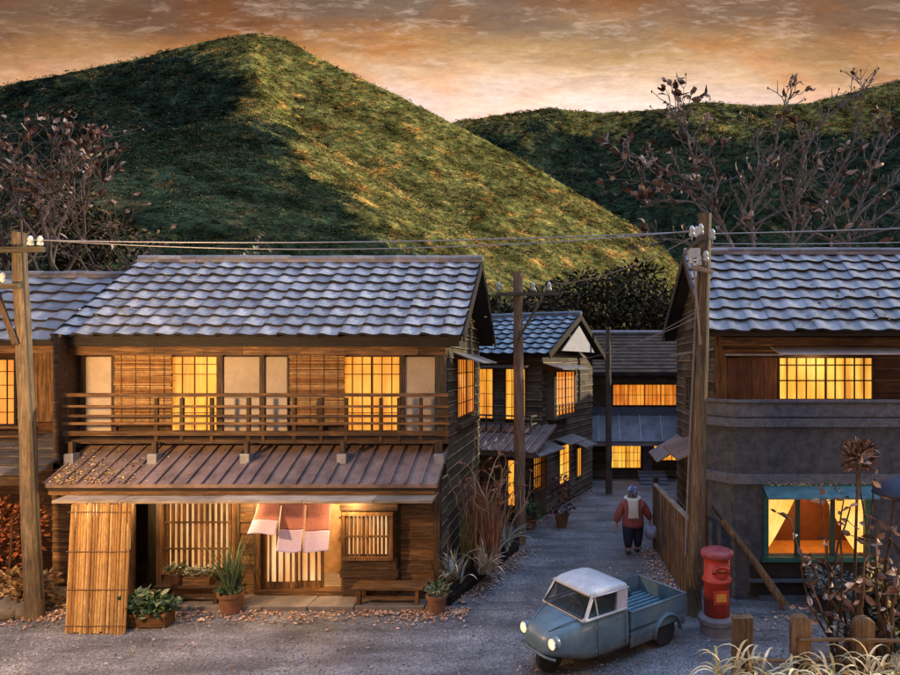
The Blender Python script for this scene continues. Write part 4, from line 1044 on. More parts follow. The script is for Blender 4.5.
m = M(); m.box(g(127), g(133), dG - .075, dG - .07, Z(548, dG), Z(523, dG)); mesh_thing(m, 'paper_notice', plain('notice_paper', (.6, .54, .42), .8, 0, .08), 'small pale paper notice on the post by the dark doorway', 'notice', (g(130), dG - .08, Z(548, dG)))
# benches
def bench(label, x0, x1, y0, y1, h, n=3, kind='old', t=.05, gp=None):
    o = thing('bench', label, 'bench', ((x0 + x1) / 2, (y0 + y1) / 2, 0), group=gp)
    z0_ = .10
    for i in range(n):
        m = M(); a = y0 + (y1 - y0) * i / n; m.box(x0 + U(-.02, .02), x1 + U(-.02, .02), a + .008, a + (y1 - y0) / n - .008, z0_ + h - t, z0_ + h, .004); m.build('seat_board', wood(kind, 'x'), o, bevel=.006)
    for xx in (x0 + .1, x1 - .18):
        for yy in (y0 + .03, y1 - .11): m = M(); m.box(xx, xx + .08, yy, yy + .08, z0_ - .005, z0_ + h - t, .003); m.build('leg', wood(kind, 'z'), o)
    m = M(); m.box(x0 + .12, x1 - .12, y0 + .05, y0 + .1, z0_ + .12, z0_ + .17); m.build('stretcher', wood(kind, 'x'), o)
    return o
yb_ = 12.1
bench('low slatted bench below the right lattice window', X(352, yb_), X(424, yb_), 12.04, 12.5, .36, 3, 'pale' if 0 else 'warm')
bench('narrow plant bench with two pots under the wide lattice window', X(158, 12.3), X(226, 12.3), 12.12, 12.5, .36, 2)
# pots and plants
TERRA = plain('terracotta_pot', (.21, .10, .052), .75, 0, .3, 7); WOODP = wood('warm', 'x')
GR = leafy('grey_green_leaves', ((.05, .09, .045), (.10, .15, .07), (.20, .24, .14), (.34, .36, .26))); GR2 = leafy('dark_green_leaves', ((.025, .06, .025), (.05, .11, .04), (.10, .17, .08), (.22, .26, .16)))
def pot(name, label, p, r, h, mt=TERRA):
    t = thing(name, label, 'potted plant', p)
    m = M(); m.lathe(p, [(r * .72, 0), (r * .78, h * .1), (r * .95, h * .8), (r * 1.06, h * .82), (r * 1.08, h), (r * .92, h), (r * .88, h * .88), (r * .1, h * .86)], 18); m.build('pot', mt, t, smooth=False, bevel=.004)
    m = M(); m.ell((p[0], p[1], p[2] + h * .86), (r * .87, r * .87, .02), n=12, m=4); m.build('soil', EARTH, t); return t
def tuft(m, c, n, r, hmin, hmax, L, w_, up=.6):
    for _ in range(n):
        a = U(0, 6.283); rr = r * math.sqrt(U(0, 1)); p = V(c) + V((rr * math.cos(a), rr * math.sin(a), U(hmin, hmax))); m.leaf(p, V((math.cos(a), math.sin(a), U(-.3, up))), L * U(.6, 1.2), w_ * U(.7, 1.2), U(-.3, .5))
p = (X(232, 12.0), 11.98, .0); t = pot('potted_plant', 'big clay pot with tall dark spiky grass beside the shop door', p, .24, .42)
m = M()
for _ in range(70): a = U(0, 6.28); m.blade((p[0] + U(-.1, .1), p[1] + U(-.1, .1), .38), (math.cos(a) * U(.1, .6), math.sin(a) * U(.1, .6), 1), U(.55, 1.25), .03, U(.3, .9))
tuft(m, p, 50, .2, .38, .5, .12, .07); m.build('leaves', GR2, t)
zb = .46
p = (X(176, 12.3), 12.3, zb); t = pot('potted_plant', 'small pot with leafy sprigs on the left of the plant bench', p, .12, .22); m = M(); tuft(m, p, 80, .13, .2, .42, .11, .05, 1.2); m.build('leaves', GR, t)
cx2 = X(200, 12.3); t = thing('planter_box', 'little box of silvery plants on the right of the plant bench', 'planter', (cx2, 12.3, zb))
m = M(); m.box(cx2 - .27, cx2 + .27, 12.17, 12.43, zb, zb + .17, .004); m.build('box', WOODP, t, bevel=.008); m = M()
for k in range(4): tuft(m, (cx2 - .2 + k * .13, 12.3, zb), 35, .09, .17, .33, .10, .05, 1.0)
m.build('leaves', leafy('silver_leaves', ((.16, .2, .13), (.3, .34, .25), (.5, .52, .42))), t)
cx2 = X(149, 11.35); t = thing('planter_box', 'wooden trough of dark glossy leaves beside the bamboo screen', 'planter', (cx2, 11.35, 0))
m = M(); m.box(cx2 - .40, cx2 + .40, 11.2, 11.5, .03, .27, .006); m.box(cx2 - .42, cx2 + .42, 11.18, 11.52, .22, .28, .004); m.build('box', WOODP, t, bevel=.01); m = M()
for k in range(6): tuft(m, (cx2 - .33 + k * .13, 11.35, .25), 42, .16, 0, .34, .2, .10, .8)
m.build('leaves', GR2, t)
p = (X(437, 11.95), 11.95, .02); t = pot('potted_plant', 'clay pot with small succulent leaves at the corner of the long house', p, .2, .36); m = M(); tuft(m, p, 90, .17, .34, .55, .15, .05, 1.2); m.build('leaves', GR, t)
p = (X(830, 12.0), 12.0, .02); t = pot('potted_plant', 'dark pot with a round grey-blue bush below the shop window', p, .34, .42, plain('dark_pot', (.05, .04, .045))); m = M(); tuft(m, p, 330, .42, .35, .8, .13, .05, .9); m.build('leaves', leafy('blue_leaves', ((.04, .075, .08), (.09, .14, .15), (.26, .32, .36))), t)
p = (X(562, 18.6) , 18.3, .02); t = pot('potted_plant', 'small pot with a dark bush by the door of the turned house', p, .2, .35); m = M(); tuft(m, p, 160, .3, .35, 1.5, .16, .09, 1.0); m.build('leaves', leafy('plum_leaves', ((.05, .03, .03), (.12, .05, .06), (.2, .12, .12))), t)
p = (-1.62 + .25, 18.0, .02); t = pot('potted_plant', 'low dark shrub in a pot at the corner of the turned house', p, .22, .3); m = M(); tuft(m, p, 120, .25, .3, .8, .16, .09, 1.0); m.build('leaves', GR2, t)
# planting bed along the side of the long house
bd = thing('planting_bed', 'raised timber-edged bed along the side wall of the long house', 'planter', (-2.2, 14, 0))
m = M(); e0, e1 = V((X(449, 12.35), 12.35, 0)), V((X(517, 16.0), 16.0, 0))
for k in range(3):
    z0_ = .02 + k * .14; m.beam(e0 + V((0, 0, z0_ + .06)), e1 + V((0, 0, z0_ + .06)), .12, .13, j=.01)
    m.beam((XR + .1, 12.3, z0_ + .06), e0 + V((.05, -.02, z0_ + .06)), .12, .13, j=.01)
m.build('timber_edge', wood('black', 'y'), bd)
m = M(); m.add([(XR + .02, 12.35, .34), (e0.x, 12.4, .34), (e1.x, 16, .34), (XR + .02, 16, .34)], [(0, 1, 2, 3)]); m.build('bed_soil', EARTH, bd)
def bx_(t_): a = e0.lerp(e1, t_); return V((U(XR + .2, a.x - .12), a.y, .33))
DRY = leafy('dry_stems', ((.22, .13, .06), (.42, .28, .14), (.60, .45, .28), (.30, .10, .05))); RED = leafy('red_stems', ((.20, .07, .04), (.36, .16, .085), (.48, .28, .16), (.24, .08, .05))); PALE = leafy('pale_blades', ((.22, .22, .17), (.42, .42, .34), (.58, .56, .47)))
def dry_shrub(label, base, hgt, seed, mt, gname='plants in the timber-edged bed', lean=(0, 0), r=.035, nst=7, sprd=.45, curl=1.0, cat='shrub', leaves=None, LL=.13, sub=4):
    q = random.Random(seed); t = thing('dry_shrub', label, cat, base, group=gname); m = M(); lm = M()
    for i in range(nst):
        a = 6.283 * i / nst + q.uniform(-.3, .3); d = V((math.cos(a) * sprd + lean[0], math.sin(a) * sprd + lean[1], 1)).normalized(); p = V(base) + V((q.uniform(-.12, .12), q.uniform(-.12, .12), 0)); pts = [p.copy()]
        L = hgt * q.uniform(.65, 1.1); n = 8
        for k in range(n):
            d = (d + V((q.uniform(-.25, .25), q.uniform(-.25, .25), q.uniform(-.1, .18))) * curl).normalized(); p = p + d * L / n; pts.append(p.copy())
            if k > 2 and q.random() < .75:
                b2 = [p.copy()]; d2 = (d + V((q.uniform(-1, 1), q.uniform(-1, 1), q.uniform(-.1, .6)))).normalized(); pp = p.copy()
                for _ in range(sub): d2 = (d2 + V((q.uniform(-.4, .4), q.uniform(-.4, .4), q.uniform(-.1, .35)))).normalized(); pp = pp + d2 * L * .07; b2.append(pp.copy())
                m.tube(b2, [r * .45 * (1 - .6 * z / sub) for z in range(sub + 1)], 4, cap=False)
                for _ in range(2): lm.leaf(b2[-1], d2 + V((q.uniform(-1, 1), q.uniform(-1, 1), q.uniform(-1, .5))), LL * q.uniform(.6, 1.2), LL * .4, q.uniform(-.5, .7))
        m.tube(pts, [r * (1 - .7 * z / n) for z in range(n + 1)], 5, cap=False, j=.15)
    m.build('stem', mt, t); lm.build('leaves', leaves or mt, t)
def grass(label, c, n, L, mt, w_=.02, sp_=.4, droop=.6, cat='grass clump', gp='plants in the timber-edged bed', r=.12, lean=(0, 0), name='grass_clump'):
    m = M()
    for _ in range(n): a = U(0, 6.283); k = U(.1, 1) * sp_; m.blade((c[0] + U(-r, r), c[1] + U(-r, r), c[2]), (math.cos(a) * k + lean[0], math.sin(a) * k + lean[1], 1), L * U(.5, 1.1), w_ * U(.6, 1.3), droop * U(.5, 1.4))
    return mesh_thing(m, name, mt, label, cat, tuple(c), gp)
BZ = .33
dry_shrub('tall pale bare shrub with curling twigs, tallest in the bed', (X(492, 14.4), 14.4, BZ), 2.1, 4, DRY, nst=7, sprd=.24, r=.045, lean=(.03, 0), leaves=RED, LL=.17)
dry_shrub('pale twiggy shrub leaning on the wall behind the red grass', (X(480, 14.0), 14.2, BZ), 1.9, 14, DRY, nst=5, sprd=.22, r=.03, leaves=RED, LL=.17)
dry_shrub('low tawny twiggy shrub at the far end of the bed', (X(503, 15.2), 15.2, BZ), 1.5, 24, DRY, nst=5, sprd=.28, r=.03, leaves=RED)
grass('dense upright clump of red-brown grass in the middle of the bed', (X(487, 13.7), 13.7, BZ), 300, 1.55, RED, .035, .28, .25, r=.26)
grass('red-brown grass against the side wall', (X(477, 14.3), 14.3, BZ), 200, 1.8, RED, .032, .22, .2, r=.2)
grass('olive yellow grass leaning beside the wall in the bed', (X(464, 13.5), 13.5, BZ), 150, 1.45, leafy('olive_grass', ((.16, .12, .03), (.30, .22, .06), (.36, .30, .12))), .022, .3, .3, lean=(.25, 0))
grass('pale striped blades drooping over the front of the bed', (X(456, 12.75), 12.75, BZ), 34, 1.05, PALE, .055, 1.0, 1.5)
grass('long pale drooping blades over the timber edge', (X(484, 13.3), 13.3, BZ), 40, 1.05, PALE, .055, .9, 1.3, lean=(.2, -.1))
grass('pale arching blades at the far end of the bed near the middle pole', (X(504, 15.0), 15.0, BZ), 26, 1.0, PALE, .05, .9, 1.3, lean=(.3, 0))
grass('dark thin reeds at the wall corner', (X(446, 12.6), 12.5, .1), 16, 1.5, leafy('dark_reed', ((.05, .04, .02), (.12, .09, .05))), .02, .5, .4, r=.05)
# red creeper, logs and rocks at the left edge
CREEP = leafy('russet_leaves', ((.10, .03, .015), (.22, .06, .03), (.38, .13, .05), (.45, .24, .11)))
def bush(label, c, rx, ry, rz, n, mt, L, name='shrub', gp=None, cat='shrub', stem=True, wk=.55):
    t = thing(name, label, cat, (c[0], c[1], 0), group=gp); m = M()
    lob = [(V((U(-.6, .6) * rx, U(-.6, .6) * ry, U(-.5, .6) * rz)), U(.4, .75)) for _ in range(9)]
    for _ in range(n):
        o, k = R.choice(lob); d = V((U(-1, 1), U(-1, 1), U(-1, 1))).normalized() * U(.5, 1)
        p = V(c) + o + V((d.x * rx * k, d.y * ry * k, d.z * rz * k)); m.leaf(p, d + V((0, 0, U(-.4, .5))), L * U(.5, 1.2), L * wk * U(.6, 1.2), U(-.4, .6))
    m.build('leaves', mt, t)
    if stem:
        m = M()
        for _ in range(7): e = V(c) + V((U(-.7, .7) * rx, U(-.7, .7) * ry, U(.0, .8) * rz)); b0 = V((c[0] + U(-.2, .2) * rx, c[1], 0)); m.tube([b0, b0.lerp(e, .5) + V((U(-.1, .1), 0, .1)), e], [.05, .035, .012], 5)
        m.build('stem', wood('old', 'z'), t)
bush('big russet dried bush at the left edge behind the pole', (X(2, 12.5), 12.6, 1.25), .85, .6, 1.15, 2600, CREEP, .14)
bush('low brown leafy shrub at the foot of the russet bush', (X(14, 12.0), 12.0, .38), .62, .4, .34, 800, leafy('tan_leaves', ((.10, .06, .03), (.26, .15, .07), (.42, .30, .16))), .15)
def rock(label, c, r, mt, gp):
    m = M(); m.ell((c[0], c[1], c[2] + r[2] * .7), r, n=14, m=9); k = U(0, 90)
    m.v = [tuple(V(p) + V((mnoise.noise((p[0] * 3 + k, p[1] * 3, p[2] * 3)), mnoise.noise((p[0] * 3, p[1] * 3 + k, p[2] * 3)), mnoise.noise((p[0] * 3, p[1] * 3, p[2] * 3 + k)))) * min(r) * .6) for p in m.v]
    mesh_thing(m, 'rock', mt, label, 'rock', tuple(c), gp, smooth=True)
RK = stucco('mossy_rock', (.07, .06, .045), (.20, .17, .13), 4)
for k, (px, yy, r) in enumerate(((8, 11.75, .26), (22, 11.8, .2), (47, 12.3, .2), (57, 12.6, .24))):
    rock(('largest mossy stone at the left edge', 'small stone touching the left pole foot', 'rounded stone just right of the left pole', 'pale stone behind the bamboo screen')[k], (X(px, yy), yy, 0), (r * 1.2, r, r * .8), RK, 'stones by the left pole')
m = M(); m.tube([(X(36, 12.6), 12.5, .12), (X(74, 13.2), 13.1, .75)], [.12, .10], 10, j=.04); mesh_thing(m, 'fallen_log', wood('post', 'x'), 'sawn log lying tilted in the dark gap left of the bamboo screen', 'log', (X(36, 12.6), 12.5, 0))
# ================================================================== right-hand side: fence, post box, log, rustic fence, plants
ft = thing('slatted_fence', 'wooden slatted fence at the alley beside the tall corner pole', 'fence', (2.28, 14.3, 0))
f0, f1 = V((X(691, 12.4), 12.4, 0)), V((X(655, 16.2), 16.2, 0)); fh_ = 1.72
m = M(); m.beam(f0 + V((0, 0, fh_)), f1 + V((0, 0, fh_)), .11, .05, j=.004); m.build('top_rail', wood('pale', 'y'), ft)
m = M(); m.beam(f0 + V((0, 0, .25)), f1 + V((0, 0, .25)), .05, .09); m.build('bottom_rail', wood('post', 'y'), ft)
nsl = 17
for i in range(nsl):
    q = f0.lerp(f1, (i + .5) / nsl); m = M(); m.beam(q + V((-.03, 0, .06)), q + V((-.03 + U(-.01, .01), U(-.02, .02), fh_ - .03)), .025, .12, (0, 1, 0), j=.004); m.build('slat', wood('post', 'z'), ft)
for q in (f0, f0.lerp(f1, .5), f1): m = M(); m.beam(q, q + V((0, 0, fh_ - .03)), .12, .12, (0, 1, 0), j=.004); m.build('post', wood('post', 'z'), ft)
m = M(); m.beam(f1 + V((.1, .6, 0)), f1 + V((.1, .6, 1.8)), .14, .14, (0, 1, 0)); mesh_thing(m, 'gate_post', wood('old', 'z'), 'short dark post just beyond the far end of the slatted fence', 'post', (f1.x + .1, f1.y + .6, 0))
RP = NB('red_post_box_paint'); n = RP.noise(RP.coord(), 4, 8, .7); RP.color(RP.mix(RP.ramp(RP.noise(RP.coord(), 9, 8, .75), [(.56, 0.0), (.68, .6)]), RP.ramp(n, [(.3, (.30, .028, .018)), (.7, (.55, .07, .035))]), (.16, .04, .025))); RP.set(Roughness=.45); RP.bump(n, .2, .01); RP = RP.m
RPT = plain('faded_red_top', (.26, .055, .06), .5, 0, .4, 5)
pb = thing('post_box', 'round red pillar post box on a grey stone base before the corner shop', 'post box', (2.6, 11.0, 0)); c = V((2.6, 11.0, 0))
m = M(); m.lathe(c, [(.335, 0), (.335, .03), (.31, .05), (.31, .24), (.34, .26), (.34, .34), (.30, .37), (.26, .38)], 28); m.build('stone_base', stucco('base_granite', (.12, .11, .12), (.24, .23, .24)), pb, smooth=False, bevel=.004)
m = M(); m.lathe(c, [(.235, .36), (.235, .99), (.262, 1.0), (.268, 1.025), (.262, 1.05), (.235, 1.06), (.235, 1.44)], 32); m.build('body', RP, pb, smooth=True)
m = M(); m.lathe(c, [(.24, 1.42), (.285, 1.44), (.295, 1.47), (.295, 1.52), (.28, 1.545), (.20, 1.575), (.09, 1.595), (.01, 1.60)], 32); m.build('cap', RPT, pb, smooth=True)
m = M(); ax_ = V((.10, -1, 0)).normalized(); sd = V((1, .1, 0)).normalized()      # hooded posting slot
hc = c + ax_ * .20 + V((0, 0, 1.19)); pts = [hc + sd * (.145 * math.cos(a)) + V((0, 0, .125 * math.sin(a))) for a in [math.pi * k / 10 for k in range(11)]]
m.tube([p + ax_ * .05 for p in pts], .028, 7); m.tube([p + ax_ * .02 for p in pts], .03, 7); m.build('slot_hood', RP, pb, smooth=True)
m = M(); m.ell(hc + ax_ * .0, (.14, .07, .13), n=16, m=10); m.build('slot_face', RP, pb, smooth=True)
m = M(); m.beam(hc + ax_ * .075 + V((-.08, 0, .03)), hc + ax_ * .075 + V((.08, 0, .03)), .012, .022); m.build('slot', plain('slot_black', (.01, .01, .01)), pb)
m = M(); pc = c + ax_ * .238 + V((0, 0, .76)); m.beam(pc - sd * .14, pc + sd * .14, .02, .25); m.build('collection_door', RP, pb, bevel=.006)
m = M(); m.beam(pc - sd * .09 + ax_ * .012, pc + sd * .09 + ax_ * .012, .012, .14); m.build('notice_plate', plain('yellow_plate', (.62, .30, .05), .5, 0, .25, 12), pb)
m = M(); a, b_ = V((X(783, 12.15), 12.05, .12)), V((X(722, 12.5), 12.5, Z(520, 12.5))); m.tube([a, a.lerp(b_, .5) + V((.02, 0, .01)), b_], [.085, .08, .07], 12, j=.02); mesh_thing(m, 'leaning_log', wood('post', 'z'), 'round pole leaning aslant against the corner shop wall', 'log', (a.x, a.y, 0))
m = M(); m.tube([b_, b_ + V((-.22, -.02, .30))], .018, 6); mesh_thing(m, 'iron_rod', plain('black_iron', (.02, .02, .025), .5), 'thin black rod sticking up beyond the leaning pole', 'rod', tuple(b_))
# rustic fence in the foreground
rf_ = thing('rustic_fence', 'rough fence of round-topped posts and thin rails in the right foreground', 'fence', (4.2, 8.85, 0)); dd = 8.85
for px, zt_, wd in ((742, 615, 20), (800, 614, 19), (863, 616, 20), (925, 616, 20)):
    x, z1, hw = X(px, dd), Z(zt_, dd), wd * dd / F / 2; m = M()
    prof = [(-hw, 0), (hw, 0), (hw, z1 - hw * .7)] + [(hw * math.cos(a), z1 - hw * .7 + hw * .7 * math.sin(a)) for a in [math.pi * k / 8 for k in range(1, 8)]] + [(-hw, z1 - hw * .7)]
    if px == 742: prof = [(-hw, 0), (hw, 0), (hw, z1), (-hw, z1 - .01)]
    m.prism([(x + a, b) for a, b in prof], 'y', dd - .09, dd + .06); m.v = [(a + U(-.006, .006), b + U(-.006, .006), c_ + U(-.004, .004)) for a, b, c_ in m.v]; m.build('post', wood('post', 'z'), rf_, bevel=.014)
for py, xa, xb, rr in ((640, 796, 960, .028), (640, 700, 700, 0), (661, 735, 860, .03)):
    if rr: 
        z = Z(py, dd - .13); m = M(); n = 8; m.tube([(X(xa, dd) + (X(xb, dd) - X(xa, dd)) * i / n, dd - .13 + U(-.01, .01), z + U(-.015, .015)) for i in range(n + 1)], rr, 8, j=.06); m.build('rail', wood('post', 'x'), rf_)
STRAW = leafy('straw_blades', ((.42, .30, .12), (.66, .54, .30), (.80, .70, .46), (.34, .30, .10)))
for k, (px, lab) in enumerate(((728, 'leftmost clump of pale straw hoops at the foot of the rustic fence'), (760, 'straw grass clump between the first two fence posts'), (792, 'thick clump of pale curling straw before the second fence post'), (828, 'straw hoops right of the second fence post'), (868, 'loose straw grass at the third fence post'), (896, 'straw grass at the right edge foreground'))):
    m = M(); cx3, cy3 = X(px, 8.45), 8.45
    for _ in range(26):
        a = U(0, 6.283); L = U(.6, 1.1); m.blade((cx3 + U(-.16, .16), cy3 + U(-.12, .12), .0), (math.cos(a) * U(.15, .45), math.sin(a) * U(.1, .3) - .1, 1), L, .052, U(3.2, 4.8), n=12)
    m.v = [(a, b, c_ + .32) for a, b, c_ in m.v]; m.tube([(cx3 - .12, cy3, -.0), (cx3, cy3, .33)], .05, 5)
    mesh_thing(m, 'straw_grass', STRAW, lab, 'grass clump', (cx3, cy3, 0), 'straw grass along the rustic fence')
bush('green and yellow low plant at the bottom right by the fence', (X(862, 8.3), 8.2, .28), .45, .25, .28, 380, leafy('yellow_green_leaves', ((.10, .14, .03), (.25, .28, .05), (.5, .45, .12))), .13, stem=False)
# tall dried foreground stems at the right
DKS = wood('old', 'z'); DRL = leafy('curled_dry_leaves', ((.06, .035, .03), (.15, .085, .065), (.32, .23, .18), (.55, .46, .40)))
def stems(label, base, tips_, seed, r=.03, leaves=26, LL=.22, name='dried_plant', mt=None, lm_=None, headn=0):
    q = random.Random(seed); t = thing(name, label, 'plant', base, group='dried plants by the rustic fence'); m = M(); lm = M()
    for tp in tips_:
        a, b_ = V(base), V(tp); n = 9; pts = []
        off = V((q.uniform(-.25, .25), q.uniform(-.15, .15), 0))
        for i in range(n + 1):
            k = i / n; pts.append(a.lerp(b_, k) + off * math.sin(k * 3.14) + V((q.uniform(-.03, .03), q.uniform(-.03, .03), 0)) * (0 if i == 0 else 1))
        m.tube(pts, [r * (1 - .65 * i / n) for i in range(n + 1)], 6, cap=False, j=.15)
        for _ in range(leaves // len(tips_)):
            p = pts[q.randint(3, n)]; d = V((q.uniform(-1, 1), q.uniform(-1, 1), q.uniform(-.7, .6))); lm.leaf(p, d, LL * q.uniform(.5, 1.2), LL * .38, q.uniform(-.5, .9))
            if q.random() < .4: p2 = p + d.normalized() * .25; m.tube([p, p.lerp(p2, .5) + V((0, 0, .04)), p2], [.012, .01, .006], 4); lm.leaf(p2, d, LL * q.uniform(.4, .9), LL * .35, q.uniform(-.5, .9))
        for _ in range(headn): lm.leaf(pts[-1] + V((q.uniform(-.08, .08), q.uniform(-.08, .08), q.uniform(-.05, .12))), V((q.uniform(-1, 1), q.uniform(-1, 1), q.uniform(-.2, 1))), LL * .8, LL * .3, .5)
    m.build('stem', mt or DKS, t); lm.build('leaves', lm_ or DRL, t)
d9 = 9.6
stems('tall dark forked stems rising in front of the shop window', (X(836, d9), d9, 0), [P(842, 500, d9), P(858, 470, d9), P(852, 508, 9.5), P(874, 482, d9 + .2), P(822, 500, d9)], 5, .032, 22, .2, headn=2)
stems('arching stems with curled pale leaves below the shop window', (X(858, 9.3), 9.3, 0), [P(800, 555, 9.3), P(812, 566, 9.3), P(826, 545, 9.5), P(838, 590, 9.1), P(790, 520, 9.7)], 8, .026, 34, .22)
stems('leafy brown stems crowding the right edge', (X(884, 9.2), 9.2, 0), [P(878, 520, 9.2), P(896, 500, 9.4), P(868, 545, 9.0), P(905, 540, 9.0), P(884, 560, 9.3)], 12, .04, 60, .26)
stems('thick dark stem with small yellow flowers at the right edge', (X(874, 9.5), 9.5, 0), [P(870, 585, 9.5), P(880, 575, 9.5)], 15, .05, 16, .16, lm_=leafy('yellow_petals', ((.6, .5, .2), (.75, .65, .35))), headn=16)
bush('dark tangle of leaves filling the lower right corner behind the fence', (X(880, 9.9), 9.9, .75), .62, .3, .62, 700, leafy('dark_tangle', ((.02, .04, .03), (.05, .09, .06), (.10, .06, .05), (.16, .22, .2))), .2, gp='dried plants by the rustic fence')
xb, yb2, zb2 = X(858, 9.75), 9.75, Z(468, 9.75); t = thing('dried_flower', 'tall dried flower with a blocky brown seed head in front of the shop band', 'plant', (xb, yb2, 0), group='dried plants by the rustic fence')
m = M(); m.tube([(xb - .12, yb2, 0), (xb - .06, yb2, 1.4), (xb, yb2, zb2 + .1)], [.03, .026, .02], 7); m.build('stem', wood('old', 'z'), t); m = M()
for _ in range(420): p = V((xb + U(-.19, .19), yb2 + U(-.14, .14), zb2 + U(.0, .40))); m.leaf(p, (p - V((xb, yb2, zb2 + .1))).normalized() + V((U(-.5, .5), U(-.5, .5), U(-.2, .6))), U(.06, .14), .04, U(-.4, .8))
m.build('seed_head', leafy('brown_seed_head', ((.06, .03, .02), (.16, .085, .055), (.30, .18, .13))), t); m = M()
for _ in range(14): m.leaf((xb + U(-.1, .1), yb2 - .13, zb2 + U(.05, .25)), (U(-1.4, 1.4), U(-1, 0), U(-.3, .8)), U(.16, .30), .08, U(-.4, .8))
m.build('petals', DRL, t)
# enamel lamp at the right edge
lp = thing('street_lamp', 'dark blue enamel street lamp shade cut by the right edge', 'street lamp', (X(940, 9.5), 9.5, 0)); c = V(P(904, 492, 9.5)); px_ = X(940, 9.5)
m = M(); m.tube([(px_, 9.5, 0), (px_, 9.5, c.z + .7)], [.06, .05], 10); m.build('post', plain('dark_iron_post', (.03, .035, .04), .5), lp)
m = M(); m.tube([(px_, 9.5, c.z + .55), (px_ - .3, 9.5, c.z + .62), (c.x + .02, 9.5, c.z + .5), (c.x, 9.5, c.z + .25)], .022, 8); m.build('arm', plain('dark_iron_post', (.03, .035, .04), .5), lp)
m = M(); m.lathe(c, [(.05, .30), (.09, .26), (.20, .22), (.36, .12), (.46, .0), (.47, -.03), (.44, -.03), (.34, .08), (.18, .17), (.03, .2)], 28); m.build('shade', plain('blue_enamel', (.022, .035, .065), .65, 0, .3, 4), lp, smooth=True)
m = M(); m.ell(c + V((0, 0, .0)), (.16, .16, .17), n=14); m.build('bulb', plain('dull_glass_bulb', (.05, .045, .04), .3), lp, smooth=True)
# ================================================================== trees behind the roofs
BARK = plain('grey_bark', (.15, .135, .135), .85, 0, .45, 7, .5); BARK2 = plain('dark_bark', (.075, .058, .055), .85, 0, .45, 7, .5); TL_ = leafy('dead_magnolia_leaves', ((.04, .022, .018), (.10, .055, .040), (.24, .155, .115), (.52, .46, .43)))
TL2 = leafy('maroon_leaves', ((.02, .010, .010), (.045, .020, .018), (.11, .05, .04), (.34, .29, .28)))
def btree(label, base, top_, r0, seed, dirs, leafmat, bark, depth=4, tips=.5, L0=1.7, LL=.30, gp='bare trees behind the roofs', **kw):
    pts = [V(base), V(base).lerp(V(top_), .5) + V((U(-.1, .1), 0, 0)), V(top_)]
    t, tm, lm, grow, tp = bare_tree('bare_tree', label, base, pts, r0, seed, tips, leafmat, bark, gp, leaf_L=LL, **kw)
    for d, L in dirs: grow(tp + V((0, 0, -U(0, .8))), d, L, r0 * .42, depth)
    tm.build('trunk', bark, t); lm.build('leaves', leafmat, t)
dT = 20.0
btree('left bare tree with maroon leaves, far left above the neighbour roof', (X(-10, dT), dT, 0), P(-5, 290, dT), .2, 31, [((-.5, .1, 1), 2.0), ((.1, -.1, 1), 2.3), ((.7, 0, .7), 2.0), ((.3, .2, 1.2), 2.2), ((-.1, .3, 1), 1.8)], TL2, BARK2)
btree('bare reddish-leaved tree above the joint of the two left roofs', (X(60, dT), dT, 0), P(58, 275, dT), .2, 37, [((-.6, .1, 1), 1.9), ((.1, -.1, 1), 1.9), ((.9, 0, .4), 1.7), ((.6, .2, .8), 1.7), ((-.9, .2, .7), 1.9)], TL2, BARK2)
btree('low dark bare bush-like tree right of the reddish tree', (X(110, 19), 19, 0), P(112, 300, 19), .16, 41, [((-.6, .1, .8), 1.2), ((.3, -.1, .9), 1.3), ((.9, 0, .3), 1.2)], TL2, BARK2, depth=3)
btree('thin pale-leaved sapling rising behind the middle of the long roof', (X(272, 19), 19, 0), P(272, 275, 19), .08, 43, [((-.2, .1, 1), .8), ((.3, -.1, .9), .8), ((-.5, 0, .7), .7)], leafy('pale_sapling_leaves', ((.12, .11, .07), (.28, .24, .16), (.45, .42, .34))), BARK2, depth=2, LL=.22)
